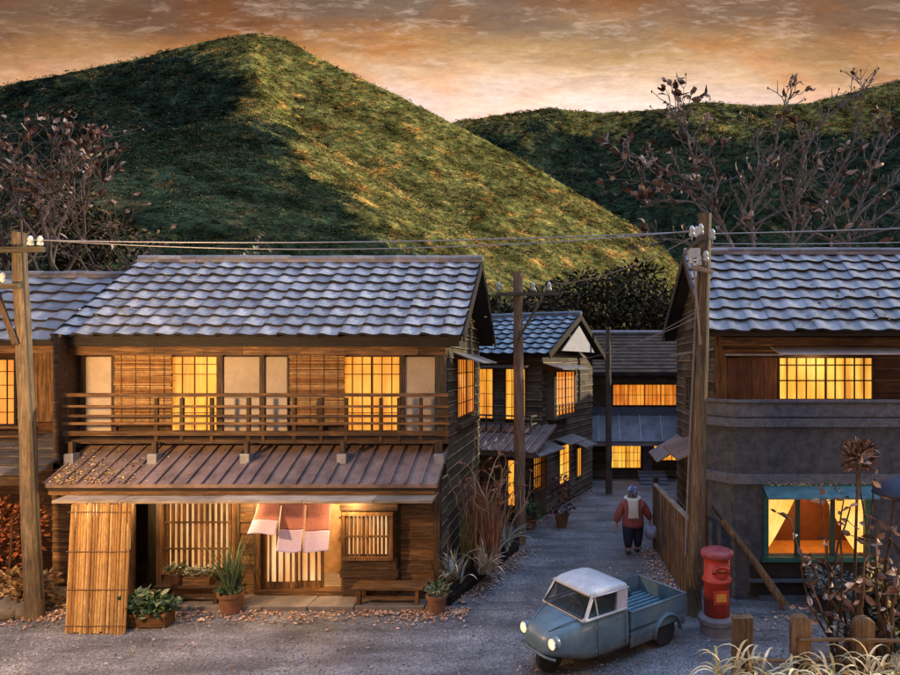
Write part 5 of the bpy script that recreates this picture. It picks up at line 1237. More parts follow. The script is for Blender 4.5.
def limbs(label, lines, seed, leafy_, r0=.13, LL=.36, tw=1.0):
    """a bare tree whose main limbs are given; each list runs from the trunk outwards"""
    q = random.Random(seed); x0_, y0_ = lines[0][0]; base = (X(x0_, dT), dT, 0); t = thing('bare_tree', label, 'tree', base, group='bare trees behind the roofs'); m = M(); lm = M()
    m.tube([base, P(x0_, 300, dT), P(x0_, y0_, dT)], [.2, .15, .11], 8, j=.06)
    for li, ln in enumerate(lines):
        dd = q.uniform(-.8, .8) if li else 0; pts = [V(P(px, py, dT + (dd if k else 0) * k / len(ln))) for k, (px, py) in enumerate(ln)]
        if li: pts[0] = V(P(ln[0][0], ln[0][1], dT))
        fp = []                                         # smooth and gnarl
        for k in range(len(pts) - 1):
            p0, p1, p2, p3 = pts[max(k - 1, 0)], pts[k], pts[k + 1], pts[min(k + 2, len(pts) - 1)]
            for s_ in range(4):
                u_ = s_ / 4; fp.append(.5 * ((2 * p1) + (p2 - p0) * u_ + (2 * p0 - 5 * p1 + 4 * p2 - p3) * u_ * u_ + (3 * p1 - p0 - 3 * p2 + p3) * u_ ** 3) + V((q.uniform(-.05, .05), q.uniform(-.05, .05), q.uniform(-.05, .05))) * (1 if k + s_ else 0))
        fp.append(pts[-1]); n = len(fp) - 1; rr = [r0 * .48 * (.62 if li else .9) * (1 - .80 * i / n) + .008 for i in range(n + 1)]; m.tube(fp, rr, 7, cap=False, j=.16)
        for i in range(2, n + 1):
            for _ in range(2 if q.random() < .85 * tw else 1):
                d = (fp[i] - fp[i - 1]).normalized(); d = (d * .7 + V((q.uniform(-1, 1), q.uniform(-.8, .8), q.uniform(-.5, 1)))).normalized(); p = fp[i].copy(); tp_ = [p.copy()]; L = q.uniform(.35, 1.1)
                for _k in range(5): d = (d + V((q.uniform(-.4, .4), q.uniform(-.4, .4), q.uniform(-.25, .4)))).normalized(); p = p + d * L / 5; tp_.append(p.copy())
                m.tube(tp_, [rr[i] * .45 * (1 - .13 * _k) + .006 for _k in range(6)], 5, cap=False, j=.15)
                if q.random() < .6: d2 = (d + V((q.uniform(-1, 1), 0, q.uniform(-.5, .8)))).normalized(); m.tube([tp_[3], tp_[3] + d2 * .18, tp_[3] + d2 * .34 + V((0, 0, .05))], [.016, .012, .007], 4, cap=False)
                if q.random() < leafy_:
                    for _k in range(q.randint(2, 5)): lm.leaf(tp_[-1 - (_k % 2)], d + V((q.uniform(-1.3, 1.3), q.uniform(-1, 1), q.uniform(-1, .6))), LL * q.uniform(.45, 1.15), LL * q.uniform(.3, .5), q.uniform(-.9, 1.2))
                else: m.ell(tp_[-1], (.03, .03, .05), n=6, m=4)
    m.build('trunk', BARK, t); lm.build('leaves', TL_, t)
limbs('gnarled bare tree reaching left over the gap beside the shop roof', [[(742, 268), (722, 225), (702, 190), (672, 172), (640, 158), (624, 160)], [(722, 225), (694, 204), (664, 200), (648, 206)], [(702, 190), (692, 152), (682, 126), (673, 113), (680, 106)], [(702, 190), (668, 186), (632, 180)], [(732, 246), (700, 246), (668, 240), (650, 247)], [(715, 210), (716, 175), (700, 150)]], 61, .5, .14, .40)
limbs('upright grey bare tree with a tuft of curled leaves at its top', [[(757, 268), (752, 200), (774, 150), (783, 112), (790, 99)], [(756, 240), (745, 210), (758, 170), (757, 132)], [(754, 225), (790, 205), (806, 172), (800, 140)], [(753, 210), (770, 185), (790, 160)]], 62, .22, .13, .36)
limbs('bare tree of long straight pale limbs crossing over the middle of the shop roof', [[(792, 268), (796, 205), (806, 152), (834, 112), (862, 92)], [(793, 245), (822, 200), (850, 152), (856, 116), (868, 86)], [(794, 230), (780, 190), (786, 160)], [(794, 250), (835, 215), (868, 170), (899, 132)], [(796, 205), (815, 170), (818, 140)]], 63, .10, .14, .32)
limbs('low spreading bare tree above the right end of the shop roof', [[(850, 268), (852, 225), (880, 195), (912, 172)], [(851, 250), (830, 215), (842, 185), (838, 165)], [(852, 240), (882, 232), (915, 222)], [(852, 225), (866, 185), (874, 150), (890, 118)], [(851, 245), (815, 232), (796, 214)], [(852, 232), (895, 205), (925, 150)]], 64, .28, .13, .40)
# dark evergreen bushes behind the far house
DG = leafy('dark_evergreen', ((.012, .016, .010), (.028, .032, .016), (.06, .055, .025), (.11, .10, .035)))
labs = ['dark rounded tree just right of the long house gable', 'dark tree behind the middle pole crossarm', 'dark tree above the turned house ridge', 'olive topped dark tree right of the turned house', 'dark tree behind the far alley pole', 'widest dark tree over the low far house', 'dark tree right of centre over the low far house', 'dark tree touching the shop gable']
for k, (px, py, rr) in enumerate(((494, 303, 1.3), (523, 296, 1.4), (552, 298, 1.5), (583, 288, 1.6), (612, 285, 1.7), (636, 283, 1.8), (658, 296, 1.6), (684, 303, 1.6))):
    dd = 34 + (k % 3) * 1.5; c = V(P(px, py + 16, dd)); t = thing('evergreen_tree', labs[k], 'tree', (c.x, dd, 0), group='dark evergreens behind the far house')
    m = M(); lob = [(V((U(-1, 1), U(-.8, .8), U(-1.4, .8))) * rr * .75, U(.45, .8) * rr) for _ in range(10)]
    for _ in range(1500):
        o, q = R.choice(lob); d = V((U(-1, 1), U(-1, 1), U(-.8, 1))).normalized() * U(.6, 1.05); m.leaf(c + o + d * q, d + V((U(-.5, .5), U(-.5, .5), -.3)), U(.22, .48), U(.10, .2), U(-.3, .6))
    m.build('crown', DG, t); m = M(); m.tube([(c.x, dd, 0), c + V((0, 0, -.2)), c + V((.2, 0, rr * .8))], [.22, .15, .05], 8)
    for _ in range(5): m.tube([c + V((0, 0, -rr * .8)), c + V((U(-1, 1), U(-1, 1), U(-.2, .8))) * rr * .8], [.08, .02], 5)
    m.build('trunk', BARK2, t)
# ================================================================== fallen leaves and grit
def scatter(name, label, cat, n, fn, L, mt):
    m = M()
    for _ in range(n):
        p, nn = fn(); a = U(0, 6.283); d = V((math.cos(a), math.sin(a), U(-.1, .25))); k = L * U(.45, 1.15)
        m.leaf(p, d, k, k * U(.45, .8), U(-.2, .6), nrm=(U(-.4, .4), U(-.4, .4), 1))
    tag(m.build(name, mt), label, cat, kind='stuff')
FALL = leafy('fallen_leaves', ((.30, .16, .11), (.48, .30, .22), (.62, .47, .38), (.22, .09, .05), (.52, .30, .12)))
def verge():
    k = R.random(); s_ = abs(R.gauss(0, 1))
    if k < .30: return (X(U(-10, 445), 11.7), 11.95 - s_ * .25, .035), 0
    if k < .48: t_ = U(0, 1); a = e0.lerp(e1, t_); return (a.x + .12 + s_ * .22, a.y, .035), 0
    if k < .60: return (e0.x + U(-.8, .5), 12.1 - s_ * .3, .035), 0
    if k < .72: t_ = U(0, 1); return (-1.43 + .36 * 5 * t_ + .12 + s_ * .22, 18.4 + .93 * 5.4 * t_, .035), 0
    if k < .88: t_ = U(0, 1); a = f0.lerp(f1, t_); return (a.x - .08 - s_ * .28, a.y + U(-.4, .2), .035), 0
    if k < .94: return (U(2.6, 7), 11.9 - s_ * .5, .035), 0
    return (X(U(-10, 60), 11.6), 11.5 + U(-.3, .8), .04), 0
scatter('fallen_leaves', 'pinkish and tan fallen leaves drifted along the house fronts and fence', 'leaf litter', 2600, verge, .085, FALL)
scatter('fallen_leaves', 'single leaves scattered thinly over the road', 'leaf litter', 420, lambda: ((U(-10, 5), U(7.5, 22), .035), 0), .07, FALL)
def lroof():
    t_ = min(1, abs(R.gauss(0, .33))); x = pl + abs(R.gauss(0, .9)); return (x, ey + (ty - ey) * t_, ez + (tz - ez) * t_ + .02), 0
scatter('roof_leaves', 'yellow leaves caught on the left end of the lower roof', 'leaf litter', 420, lroof, .08, leafy('yellow_fallen', ((.5, .36, .16), (.62, .5, .28), (.4, .22, .1))))
def troof():
    x = R.choice((-10.2, -8.9, -3.4, 5.5, 6.4)) + R.gauss(0, .7); y = U(12.9, 15.2); r_ = x > 0; k = (y - 12.85) / 2.55; return (max(x, -11.1) if not r_ else x, y, (5.72 + 2.0 * k) + (.1 if r_ else 0)), 0
scatter('roof_leaves', 'specks of yellow leaves lying on the two tiled roofs', 'leaf litter', 300, troof, .09, leafy('yellow_fallen', ((.5, .36, .16), (.62, .5, .28), (.4, .22, .1))))
scatter('roof_leaves', 'leaves lying on the teal shop awning', 'leaf litter', 110, lambda: ((X(765 + min(abs(R.gauss(0, 45)), 100), 12.35), U(12.2, 12.55), 2.46 + .02), 0), .06, leafy('yellow_fallen', ((.5, .36, .16), (.62, .5, .28), (.4, .22, .1))))
m = M(); oc = [V(p) for p in ((1, 0, 0), (-1, 0, 0), (0, 1, 0), (0, -1, 0), (0, 0, 1), (0, 0, -1))]; of = [(0, 2, 4), (2, 1, 4), (1, 3, 4), (3, 0, 4), (2, 0, 5), (1, 2, 5), (3, 1, 5), (0, 3, 5)]
for _ in range(16000):
    yy = 7.6 + 14 * R.random() ** 1.6; xx = X(U(-10, 910), yy); r = U(.008, .024) if R.random() < .97 else U(.025, .05); m.add([V((xx, yy, .018)) + V((p.x * r * U(.6, 1.2), p.y * r * U(.6, 1.2), p.z * r * .6)) for p in oc], of)
tag(m.build('gravel', leafy('gravel_stones', ((.07, .07, .085), (.18, .17, .19), (.42, .40, .42), (.20, .14, .12)))), 'loose grey grit lying over the road', 'gravel', kind='stuff')

for k, (px, py, rr, lab) in enumerate(((25, 240, 2.3, 'dark evergreen standing behind the bare trees at the far left'), (95, 262, 1.7, 'lower dark evergreen right of the one at the far left'))):
    dd = 23.5; c = V(P(px, py, dd)); t = thing('evergreen_tree', lab, 'tree', (c.x, dd, 0), group='dark evergreens behind the left roofs'); m = M(); lob = [(V((U(-1, 1), U(-.6, .6), U(-1.2, .9))) * rr * .8, U(.35, .7) * rr) for _ in range(12)]
    for _ in range(1900):
        o, q = R.choice(lob); d = V((U(-1, 1), U(-1, 1), U(-.8, 1))).normalized() * U(.6, 1.05); m.leaf(c + o + d * q, d + V((U(-.5, .5), U(-.5, .5), -.3)), U(.16, .36), U(.08, .15), U(-.3, .6))
    m.build('crown', DG, t); m = M(); m.tube([(c.x, dd, 0), c], [.2, .12], 8); m.build('trunk', BARK2, t)
# ================================================================== three-wheeled pickup
yaw = rad(180 + 38.5)
tk = thing('parked_truck', 'small blue three-wheeled pickup with white cab roof and lit headlights, parked in the street', 'truck', (.48, 10.40, .0), yaw, world=False)
BLUE = NB('blue_truck_paint'); n = BLUE.noise(BLUE.coord(), 3, 8, .7); dirt = BLUE.noise(BLUE.coord(), 8, 8, .75)
BLUE.color(BLUE.mix(BLUE.ramp(dirt, [(.55, 0.0), (.72, .5)]), BLUE.ramp(n, [(.3, (.065, .125, .16)), (.7, (.15, .23, .28))]), (.10, .11, .10))); spz = BLUE.add('ShaderNodeSeparateXYZ'); BLUE.l.new(BLUE.coord(), spz.inputs[0]); mud = BLUE.ramp(BLUE.math('ADD', spz.outputs['Z'], BLUE.math('MULTIPLY', dirt, -.55)), [(.0, .85), (.22, 0.0)]); BLUE.color(BLUE.mix(mud, BLUE.b.inputs['Base Color'].links[0].from_socket, (.085, .065, .045))); BLUE.set(Roughness=BLUE.ramp(n, [(.3, .30), (.7, .5)]), Coat_Weight=.25, Coat_Roughness=.25); BLUE.bump(dirt, .12, .006); BLUE = BLUE.m
WHITE = NB('white_cab_paint'); n = WHITE.noise(WHITE.coord(), 5, 8, .75); WHITE.color(WHITE.ramp(n, [(.3, (.38, .41, .44)), (.65, (.60, .64, .68))])); WHITE.set(Roughness=.38, Coat_Weight=.2); WHITE = WHITE.m
DARKB = plain('dark_blue_bed_paint', (.045, .095, .125), .5, 0, .4, 5); RUB = plain('tyre_rubber', (.018, .018, .020), .8, 0, .3, 20); CHR = plain('dull_chrome', (.5, .5, .5), .3, .9, .1); BLK = plain('black_trim', (.012, .012, .014), .5)
GLS = NB('cab_glass'); GLS.color((.03, .045, .055)); GLS.set(Roughness=.04, Alpha=.32, Specular_IOR_Level=1.0); GLS = GLS.m
def loft(m, secs, close=True):
    """secs: list of rings of equal length (points in order)"""
    n = len(secs[0]); k0 = len(m.v); vs = [p for s_ in secs for p in s_]; fs = []
    for i in range(len(secs) - 1):
        for q in range(n): a, b_ = i * n + q, i * n + (q + 1) % n; fs.append((a, b_, b_ + n, a + n))
    fs.append(tuple(range(n - 1, -1, -1))); fs.append(tuple((len(secs) - 1) * n + q for q in range(n))); m.add(vs, fs)
def ring(x, w, z0, z1, e=4.5, n=28, wt=1.0):           # superellipse section across the truck, narrower at top by wt
    pts = []
    for i in range(n):
        a = 2 * math.pi * i / n; c_, s_ = math.cos(a), math.sin(a)
        yy = w * math.copysign(abs(c_) ** (2 / e), c_); zz = math.copysign(abs(s_) ** (2 / e), s_)
        yy *= 1 + (wt - 1) * (zz * .5 + .5); pts.append((x, yy, (z0 + z1) / 2 + (z1 - z0) / 2 * zz))
    return pts
m = M(); loft(m, [ring(1.49, .20, .46, .66, 2.4), ring(1.47, .31, .42, .72, 2.6, wt=.95), ring(1.38, .43, .38, .80, 3, wt=.9), ring(1.22, .53, .35, .87, 3.4, wt=.88), ring(1.02, .60, .30, .925, 4, wt=.9), ring(.80, .625, .24, .95, 5, wt=.94), ring(.4, .63, .22, .95, 6, wt=.95), ring(-.06, .63, .22, .95, 6, wt=.95)])
tk.scale = (.965,) * 3; body = m.build('cab_body', BLUE, tk, smooth=True); q = body.modifiers.new('e', 'EDGE_SPLIT'); q.split_angle = rad(50)
m = M(); pts = [(1.475, .0, .745), (1.30, .0, .868), (1.05, 0, .94)]       # hood crease ridge lines
for sy in (-1, 1): m.tube([(1.46, sy * .10, .70), (1.36, sy * .24, .80), (1.15, sy * .36, .895), (.88, sy * .44, .948)], .011, 6)
m.build('hood_crease', BLUE, body, smooth=True)
m = M(); m.tube([(1.40, -.46, .41), (1.485, -.30, .43), (1.505, 0, .44), (1.485, .30, .43), (1.40, .46, .41)], .022, 8); m.build('bumper', BLUE, tk, smooth=True)
for sy in (-1, 1):
    m = M(); rot = Matrix.Rotation(rad(-12 * -sy), 3, 'Z'); m.ell((1.36, sy * .395, .66), (.10, .108, .108), n=16, m=10); hd = m.build('headlight', BLUE, tk, smooth=True)
    m = M(); m.ell((1.425, sy * .405, .66), (.045, .085, .085), n=16, m=10); m.build('lens', glow('headlight_lens', (1.0, .66, .30), (1.0, .82, .52), 1.5, 4, 0), hd, smooth=True)
    m = M(); m.tube([(1.43 , sy * .405 + .092 * math.cos(a), .66 + .092 * math.sin(a)) for a in [2 * math.pi * k / 18 for k in range(19)]], .010, 5); m.build('rim', CHR, hd, smooth=True)
    m = M(); m.ell((1.43, sy * .30, .50), (.02, .03, .022), n=10, m=6); m.build('indicator', plain('amber_lens', (.6, .2, .02), .3), tk, smooth=True)
# greenhouse: pillars, roof, glass
zb_c, zr = .94, 1.28
def quadpost(m, a, b_, w_): m.beam(a, b_, w_, w_, (1, 0, 0))
fb, ft_, rb, rt = .88, .67, -.04, -.06
m = M()
for sy in (-1, 1):
    m.beam((fb, sy * .565, zb_c - .02), (ft_, sy * .51, zr), .05, .05, (1, 0, 0)); m.beam((fb - .27, sy * .585, zb_c), (ft_ - .03, sy * .525, zr), .028, .022, (1, 0, 0))
    m.prism([(rb, zb_c - .02), (rb + .22, zb_c - .02), (rb + .20, zr), (rt, zr)], 'y', sy * .60 - .02 * sy, sy * .56 - .05 * sy) ; m.beam((fb, sy * .58, zb_c), (rb, sy * .60, zb_c), .04, .035)
m.beam((fb + .015, -.57, zb_c), (fb + .015, .57, zb_c), .05, .05); m.box(rb - .03, rb + .0, -.58, .58, zb_c - .02, zr)
m.beam((ft_, -.51, zr - .02), (ft_, .51, zr - .02), .05, .05); m.build('cab_frame', WHITE, tk, bevel=.012)
m = M(); loft(m, [ring(ft_ + .06, .44, zr - .0, zr + .015, 3), ring(ft_ + .045, .52, zr - .02, zr + .045, 5, wt=.93), ring(ft_ - .1, .565, zr - .025, zr + .085, 6, wt=.90), ring(.3, .575, zr - .025, zr + .10, 6, wt=.90), ring(.05, .575, zr - .025, zr + .095, 6, wt=.90), ring(-.09, .56, zr - .02, zr + .06, 5, wt=.92), ring(-.12, .48, zr, zr + .03, 3)])
rf2 = m.build('cab_roof', WHITE, tk, smooth=True)
m = M()
for sy in (-1, 1): m.tube([(ft_ + .03, sy * .55, zr + .0), (.3, sy * .592, zr + .005), (-.1, sy * .575, zr + .0)], .014, 6)
m.build('rain_gutter', WHITE, rf2, smooth=True)
m = M(); m.prism([(fb - .005, zb_c + .02), (fb + .005, zb_c + .02), (ft_ + .008, zr - .02), (ft_ - .004, zr - .02)], 'y', -.53, .53); m.build('windscreen', GLS, tk)
m = M(); m.tube([(fb + .035, -.52, zb_c + .03), (ft_ + .03, -.48, zr - .04), (ft_ + .03, .48, zr - .04), (fb + .035, .52, zb_c + .03), (fb + .035, -.52, zb_c + .03)], .013, 6); m.build('windscreen_seal', BLK, tk)
for sy in (-1, 1): m = M(); m.prism([(fb - .25, zb_c + .015), (rb + .2, zb_c + .015), (rb + .2, zr - .02), (ft_ - .04, zr - .02)], 'y', sy * .55, sy * .556); m.build('side_glass', GLS, tk)
for yy in (-.28, .12): m = M(); m.tube([(fb + .045, yy, zb_c + .03), (fb - .06, yy + .16, zb_c + .24)], .007, 5); m.build('wiper', BLK, tk)
m = M(); m.box(0.0, .42, -.5, .5, .55, .80); m.box(0.0, .14, -.5, .5, .80, 1.15); m.build('seat', plain('dark_seat_vinyl', (.035, .028, .025), .6), tk, bevel=.03)
m = M(); cc = V((.62, -.0, 1.02)); m.tube([cc + V((.09 * math.sin(a), .15 * math.cos(a), .12 * math.sin(a) * 1.0)) for a in [2 * math.pi * k / 20 for k in range(21)]], .012, 6); m.tube([cc, (.8, 0, .8)], .018, 6); m.tube([cc + V((0, -.15, 0)), cc + V((0, .15, 0))], .01, 5); m.build('steering_wheel', plain('grey_wheel_rim', (.3, .3, .3), .4), tk, smooth=True)
for sy in (-1, 1):
    m = M(); yy = sy * .633
    m.tube([(.66, sy * .606, .93), (.66, yy - .0 * sy, .80), (.66, yy, .34), (.6, yy, .28), (.06, yy, .28), (.03, yy, .34), (.03, yy, .8), (.03, sy * .61, .93)], .005, 5); dr = m.build('door', BLK, tk)
    m = M(); m.tube([(.13, sy * .625, .86), (.25, sy * .640, .86)], .012, 6); m.build('handle', CHR, dr)
    for zz in (.80, .42): m = M(); m.tube([(.69, yy, zz - .02), (.69, yy, zz + .03)], .013, 6); m.build('hinge', CHR, dr)
# cargo bed
x0_, x1_, wb, zf, zt_ = -1.50, -.10, .635, .56, .84
m = M(); m.box(x0_, x1_, -wb, wb, zf - .05, zf); bed = m.build('bed_floor', DARKB, tk)
m = M()
for i in range(9): yy = -.5 + i * .125; m.box(x0_ + .04, x1_ - .04, yy - .022, yy + .022, zf, zf + .022)
m.build('floor_ribs', plain('worn_blue_slats', (.13, .24, .31), .45, 0, .4, 9), bed, bevel=.006)
for sy in (-1, 1):
    m = M(); m.box(x0_, x1_ - .01, min(sy * wb, sy * (wb - .035)), max(sy * wb, sy * (wb - .035)), .40, zt_); sp_ = m.build('side_panel', BLUE, tk, bevel=.010)
    m = M(); m.tube([(x0_, sy * (wb - .015), zt_ + .004), (x1_, sy * (wb - .015), zt_ + .004)], .024, 8); m.build('top_rail', BLUE, sp_, smooth=True)
    m = M(); m.box(x0_ + .35, x1_ - .25, min(sy * (wb - .04), sy * (wb - .2)), max(sy * (wb - .04), sy * (wb - .2)), zf, zf + .13); m.build('wheel_box', DARKB, bed, bevel=.03)
    # arched rear mudguard
    m = M(); cxw, cz = -.98, .27; n = 16; secs = []
    for k in range(n + 1):
        a = math.pi * (k / n) * 1.04 - .06; r0_, r1_ = .315, .36
        secs.append([(cxw + math.cos(a) * r0_, sy * (wb - .01), cz + math.sin(a) * r0_), (cxw + math.cos(a) * r1_, sy * (wb - .01), cz + math.sin(a) * r1_), (cxw + math.cos(a) * (r1_ - .012), sy * (wb + .065), cz + math.sin(a) * (r1_ - .012)), (cxw + math.cos(a) * (r0_ + .008), sy * (wb + .07), cz + math.sin(a) * (r0_ + .008))])
    loft(m, secs); m.build('mudguard', BLUE, tk, bevel=.008)
    m = M(); m.box(cxw - .32, cxw + .32, min(sy * (wb - .33), sy * (wb + .0)), max(sy * (wb - .33), sy * (wb + .0)), .39, .40); m.build('wheel_arch', BLK, tk)
    m = M(); m.tube([(x0_ - .03, sy * .5, .48), (x0_ + .0, sy * .5, .48)], .04, 12); m.build('tail_light', plain('red_lens', (.5, .02, .02), .3), tk)
    m = M(); m.box(-.64, -.08, sy * wb - .02, sy * wb - .005 + (.0), .24, .42); m.build('sill_panel', BLUE, tk); m = M(); m.box(-1.49, -1.32, sy * wb - .02, sy * wb - .005, .30, .42); m.build('rear_valance', BLUE, tk)
m = M(); m.box(x0_ - .03, x0_, -wb, wb, .44, zt_); tg = m.build('tailgate', BLUE, tk, bevel=.01); m = M(); m.tube([(x0_ - .015, -wb, zt_ + .004), (x0_ - .015, wb, zt_ + .004)], .022, 8); m.build('top_rail', BLUE, tg, smooth=True)
m = M(); m.box(x1_ - .03, x1_, -wb, wb, .44, zt_ + .03); m.build('front_panel', BLUE, tk, bevel=.008)
m = M(); m.box(-1.45, 1.0, -.25, .25, .24, .38); m.build('chassis', BLK, tk)
def wheel(x, y, side, r=.265, wd=.13):
    m = M(); prof = [(r * .55, -wd / 2), (r * .9, -wd / 2), (r * .98, -wd * .38), (r, -wd * .2), (r, wd * .2), (r * .98, wd * .38), (r * .9, wd / 2), (r * .55, wd / 2)]
    m.lathe((0, 0, 0), prof, 30); m.v = [(x + a, y + c_, r + b_) for a, b_, c_ in m.v]; ty_ = m.build('wheel', RUB, tk, smooth=False)
    m = M(); m.lathe((0, 0, 0), [(.01, -wd * .3), (r * .3, -wd * .42), (r * .5, -wd * .3), (r * .57, -wd * .46), (r * .57, wd * .46), (r * .5, wd * .3), (r * .3, wd * .42), (.01, wd * .45)], 24); m.v = [(x + a, y + c_, r + b_) for a, b_, c_ in m.v]; m.build('rim', plain('dull_rim_paint', (.22, .2, .16), .5, .3), ty_, smooth=True)
wheel(1.17, 0, 0); wheel(-.98, .55, 1); wheel(-.98, -.55, -1)
m = M(); m.tube([(1.17, .12, .265), (1.12, .12, .45)], .025, 6); m.tube([(1.17, -.12, .265), (1.12, -.12, .45)], .025, 6); m.build('front_fork', BLK, tk)
# ================================================================== person walking away up the alley
pd = F * H / (553 - CY); pxx = X(633, pd)
ps = thing('person', 'stout person in rust-red jacket, cream scarf and blue-white headscarf walking up the alley', 'person', (pxx, pd, .0), rad(4), world=False)
ps.scale = (1.15, 1.12, .98)
def skin(name, nodes, edges, mt, parent, sub=2, root=0):
    me = bpy.data.meshes.new(name); me.from_pydata([n_[:3] for n_ in nodes], edges, []); me.materials.append(mt)
    o = bpy.data.objects.new(name, me); COL.objects.link(o); o.parent = parent
    sk = o.modifiers.new('skin', 'SKIN'); sk.use_smooth_shade = True
    for i, n_ in enumerate(nodes): r = n_[3]; me.skin_vertices[0].data[i].radius = (r if isinstance(r, tuple) else (r, r)); me.skin_vertices[0].data[i].use_root = (i == root)
    sb = o.modifiers.new('sub', 'SUBSURF'); sb.levels = sub; sb.render_levels = sub; return o
SKIN = plain('warm_skin', (.55, .32, .20), .6, 0, .1); COAT = NB('rust_red_jacket'); n = COAT.noise(COAT.coord(), 12, 6, .7); COAT.color(COAT.ramp(n, [(.3, (.26, .06, .048)), (.7, (.44, .14, .11))])); COAT.set(Roughness=.85); COAT.bump(n, .5, .02); COAT = COAT.m
# facing +y (away); left hand side is -x
def hand_nodes(nd, ed, w_i, p, sgn):
    p = V(p); k = len(nd); nd.append((p.x, p.y, p.z - .05, (.044, .026))); ed.append((w_i, k)); nd.append((p.x, p.y + .005, p.z - .095, (.046, .024))); ed.append((k, k + 1))
    for f in range(4):
        fy = (f - 1.5) * .019; L = (.062, .070, .066, .052)[f]; a = len(nd)
        nd.append((p.x, p.y + fy, p.z - .11, (.009, .009))); ed.append((k + 1, a)); nd.append((p.x - sgn * .004, p.y + fy, p.z - .11 - L * .6, (.008, .008))); ed.append((a, a + 1)); nd.append((p.x - sgn * .018, p.y + fy, p.z - .11 - L, (.0065, .0065))); ed.append((a + 1, a + 2))
    a = len(nd); nd.append((p.x - sgn * .012, p.y + .038, p.z - .075, (.010, .010))); ed.append((k, a)); nd.append((p.x - sgn * .016, p.y + .055, p.z - .115, (.008, .008))); ed.append((a, a + 1))
nd = [(0, 0, .93, (.15, .12)), (0, .02, 1.12, (.145, .11)), (0, .05, 1.30, (.17, .11)), (0, .08, 1.42, (.07, .07)), (0, .11, 1.50, (.06, .06)), (0, .13, 1.60, (.085, .10)), (0, .135, 1.69, (.075, .09))]
ed = [(0, 1), (1, 2), (2, 3), (3, 4), (4, 5), (5, 6)]
def limb(start, pts):
    i0 = start
    for p in pts: nd.append(p); ed.append((i0, len(nd) - 1)); i0 = len(nd) - 1
    return i0
wl_ = limb(2, [(-.22, .05, 1.32, .062), (-.33, .02, 1.05, .048), (-.37, .02, .80, .030)]); hand_nodes(nd, ed, wl_, (-.375, .02, .78), -1)
wr_ = limb(2, [(.22, .05, 1.32, .062), (.33, .06, 1.06, .048), (.42, .14, .84, .030)]); hand_nodes(nd, ed, wr_, (.425, .15, .82), 1)
limb(0, [(-.10, .0, .84, .10), (-.115, -.01, .48, .066), (-.12, -.10, .12, .045), (-.12, -.07, .055, .042), (-.12, .07, .045, .032)])
limb(0, [(.10, .0, .84, .10), (.10, .09, .48, .066), (.105, .06, .10, .045), (.105, .09, .05, .042), (.105, .22, .045, .032)])
bd_ = skin('body', nd, ed, SKIN, ps, 1)
skin('jacket', [(0, -.0, .66, (.29, .21)), (0, -.0, .82, (.28, .21)), (0, .01, 1.08, (.25, .19)), (0, .045, 1.30, (.22, .155)), (0, .08, 1.42, (.11, .10)), (-.22, .05, 1.30, .115), (-.335, .02, 1.05, .10), (-.385, .015, .82, .075), (.22, .05, 1.30, .115), (.34, .06, 1.05, .10), (.425, .14, .85, .07)], [(0, 1), (1, 2), (2, 3), (3, 4), (3, 5), (5, 6), (6, 7), (3, 8), (8, 9), (9, 10)], COAT, ps, 2)
NAVY = plain('navy_trousers', (.022, .028, .05), .85, 0, .3)
for sx_, dy in ((-1, -1), (1, 1)): skin('trouser_leg', [(sx_ * .11, 0, .86, .16), (sx_ * .118, dy * .05 , .46, .13), (sx_ * .118, dy * .0 - .06 if dy < 0 else .05, .13, .078)], [(0, 1), (1, 2)], NAVY, ps, 2)
for sx_, y0_, nm in ((-1, -.04, 0), (1, .13, 0)): m = M(); m.ell((sx_ * .115, y0_, .05), (.06, .145, .055), n=14, m=8); m.build('shoe', plain('dark_shoe', (.03, .025, .03), .6), ps, smooth=True)
m = M(); m.ell((0, .135, 1.61), (.108, .125, .145), n=18, m=12); m.build('head', SKIN, ps, smooth=True)
m = M()
for sx_ in (-1, 1): m.ell((sx_ * .105, .15, 1.60), (.018, .03, .035), n=8, m=6)
m.ell((0, .262, 1.59), (.016, .022, .03), n=8, m=6); m.build('face', SKIN, ps, smooth=True)
m = M()
for sx_ in (-1, 1): m.ell((sx_ * .04, .25, 1.63), (.014, .008, .009), n=8, m=6)
m.build('eyes', plain('dark_eyes', (.02, .02, .02), .3), ps, smooth=True); m = M(); m.ell((0, .253, 1.545), (.026, .008, .008), n=8, m=6); m.build('mouth', plain('lip_pink', (.4, .14, .12)), ps, smooth=True)
SCF = NB('blue_white_headscarf'); v = SCF.coord(); wv = SCF.add('ShaderNodeTexVoronoi'); wv.inputs['Scale'].default_value = 16; SCF.l.new(v, wv.inputs['Vector']); SCF.color(SCF.ramp(wv.outputs['Distance'], [(.30, (.62, .66, .78)), (.5, (.12, .15, .30))])); SCF.set(Roughness=.85); SCF = SCF.m
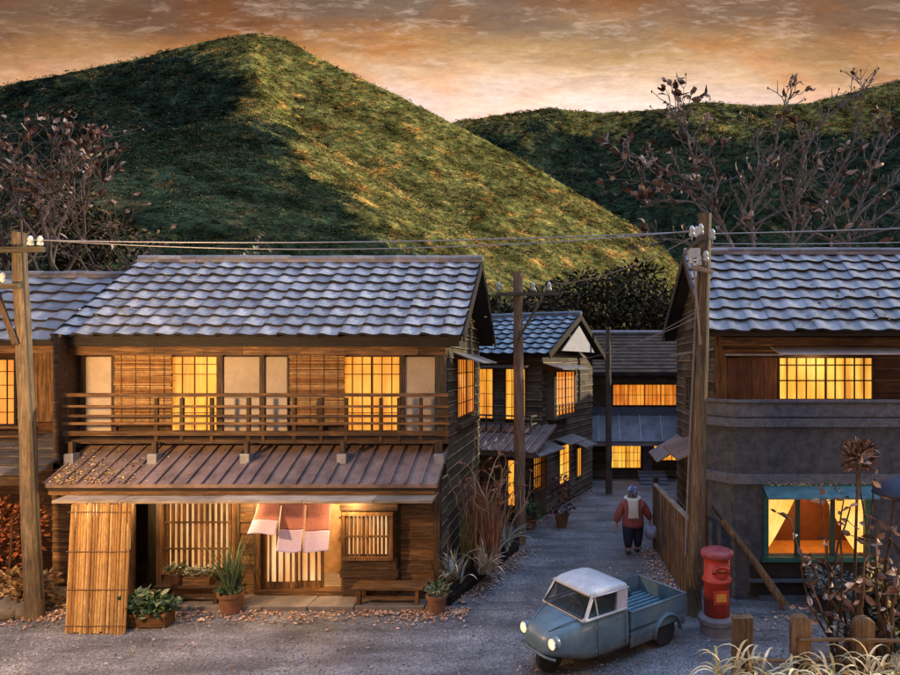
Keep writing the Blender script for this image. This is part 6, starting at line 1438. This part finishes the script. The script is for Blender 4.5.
m = M(); m.ell((0, .125, 1.655), (.125, .138, .125), n=18, m=12); m.v = [(a, b_ + (.0), max(c_, 1.60)) for a, b_, c_ in m.v]; m.ell((0.02, -.01, 1.60), (.055, .035, .04), n=10, m=6); m.leaf((.0, -.02, 1.6), (-.4, -.3, -1), .14, .07, .3); m.leaf((.03, -.02, 1.6), (.4, -.3, -1), .14, .07, .3); m.build('headscarf', SCF, ps, smooth=True)
m = M(); m.tube([(-.10, .05, 1.56), (0, -.02, 1.545), (.10, .05, 1.56)], .022, 8); m.build('hair', plain('grey_hair', (.12, .11, .11), .7), ps, smooth=True)
SC2 = plain('cream_scarf', (.78, .72, .58), .9, 0, .12, 14); m = M(); n = 10
for i in range(n + 1):
    for k in range(6):
        t = i / n; m.v.append(((k / 5 - .5) * (.26 - .03 * math.sin(t * 3)) - .02, -.115 - .075 * math.sin(min(1, t * 1.3) * 1.9) - .012 * math.sin(k * 2.2 + t * 3), 1.47 - t * .50))
for i in range(n):
    for k in range(5): a = i * 6 + k; m.f.append((a, a + 1, a + 7, a + 6)); m.mi.append(0)
o = m.build('scarf', SC2, ps, smooth=True); q = o.modifiers.new('t', 'SOLIDIFY'); q.thickness = .025
m = M(); m.tube([(.16 * math.cos(a), .07 + .15 * math.sin(a), 1.455 + .015 * math.sin(a)) for a in [2 * math.pi * k / 18 for k in range(19)]], .045, 8); m.build('collar_wrap', SC2, ps, smooth=True)
hx, hy = pxx + .50 * math.cos(rad(4)) , pd + .17
m = M(); m.ell((hx, hy, .50), (.19, .17, .19), n=16, m=10); m.v = [tuple(V(p) + V((0, 0, mnoise.noise((p[0] * 9, p[1] * 9, p[2] * 9)) * .03))) for p in m.v]; bn = thing('cloth_bundle', 'pale blue cloth bundle carried in the right hand of the walking person', 'bundle', (hx, hy, .34)); m.build('cloth', plain('pale_blue_cloth', (.36, .40, .56), .85, 0, .25, 9), bn, smooth=True)
m = M(); m.tube([(hx - .07, hy, .62), (hx - .02, hy, .72), (hx + .03, hy, .70), (hx + .07, hy, .61)], .025, 7); m.build('knot', plain('pale_blue_cloth', (.36, .40, .56), .85, 0, .25, 9), bn, smooth=True)
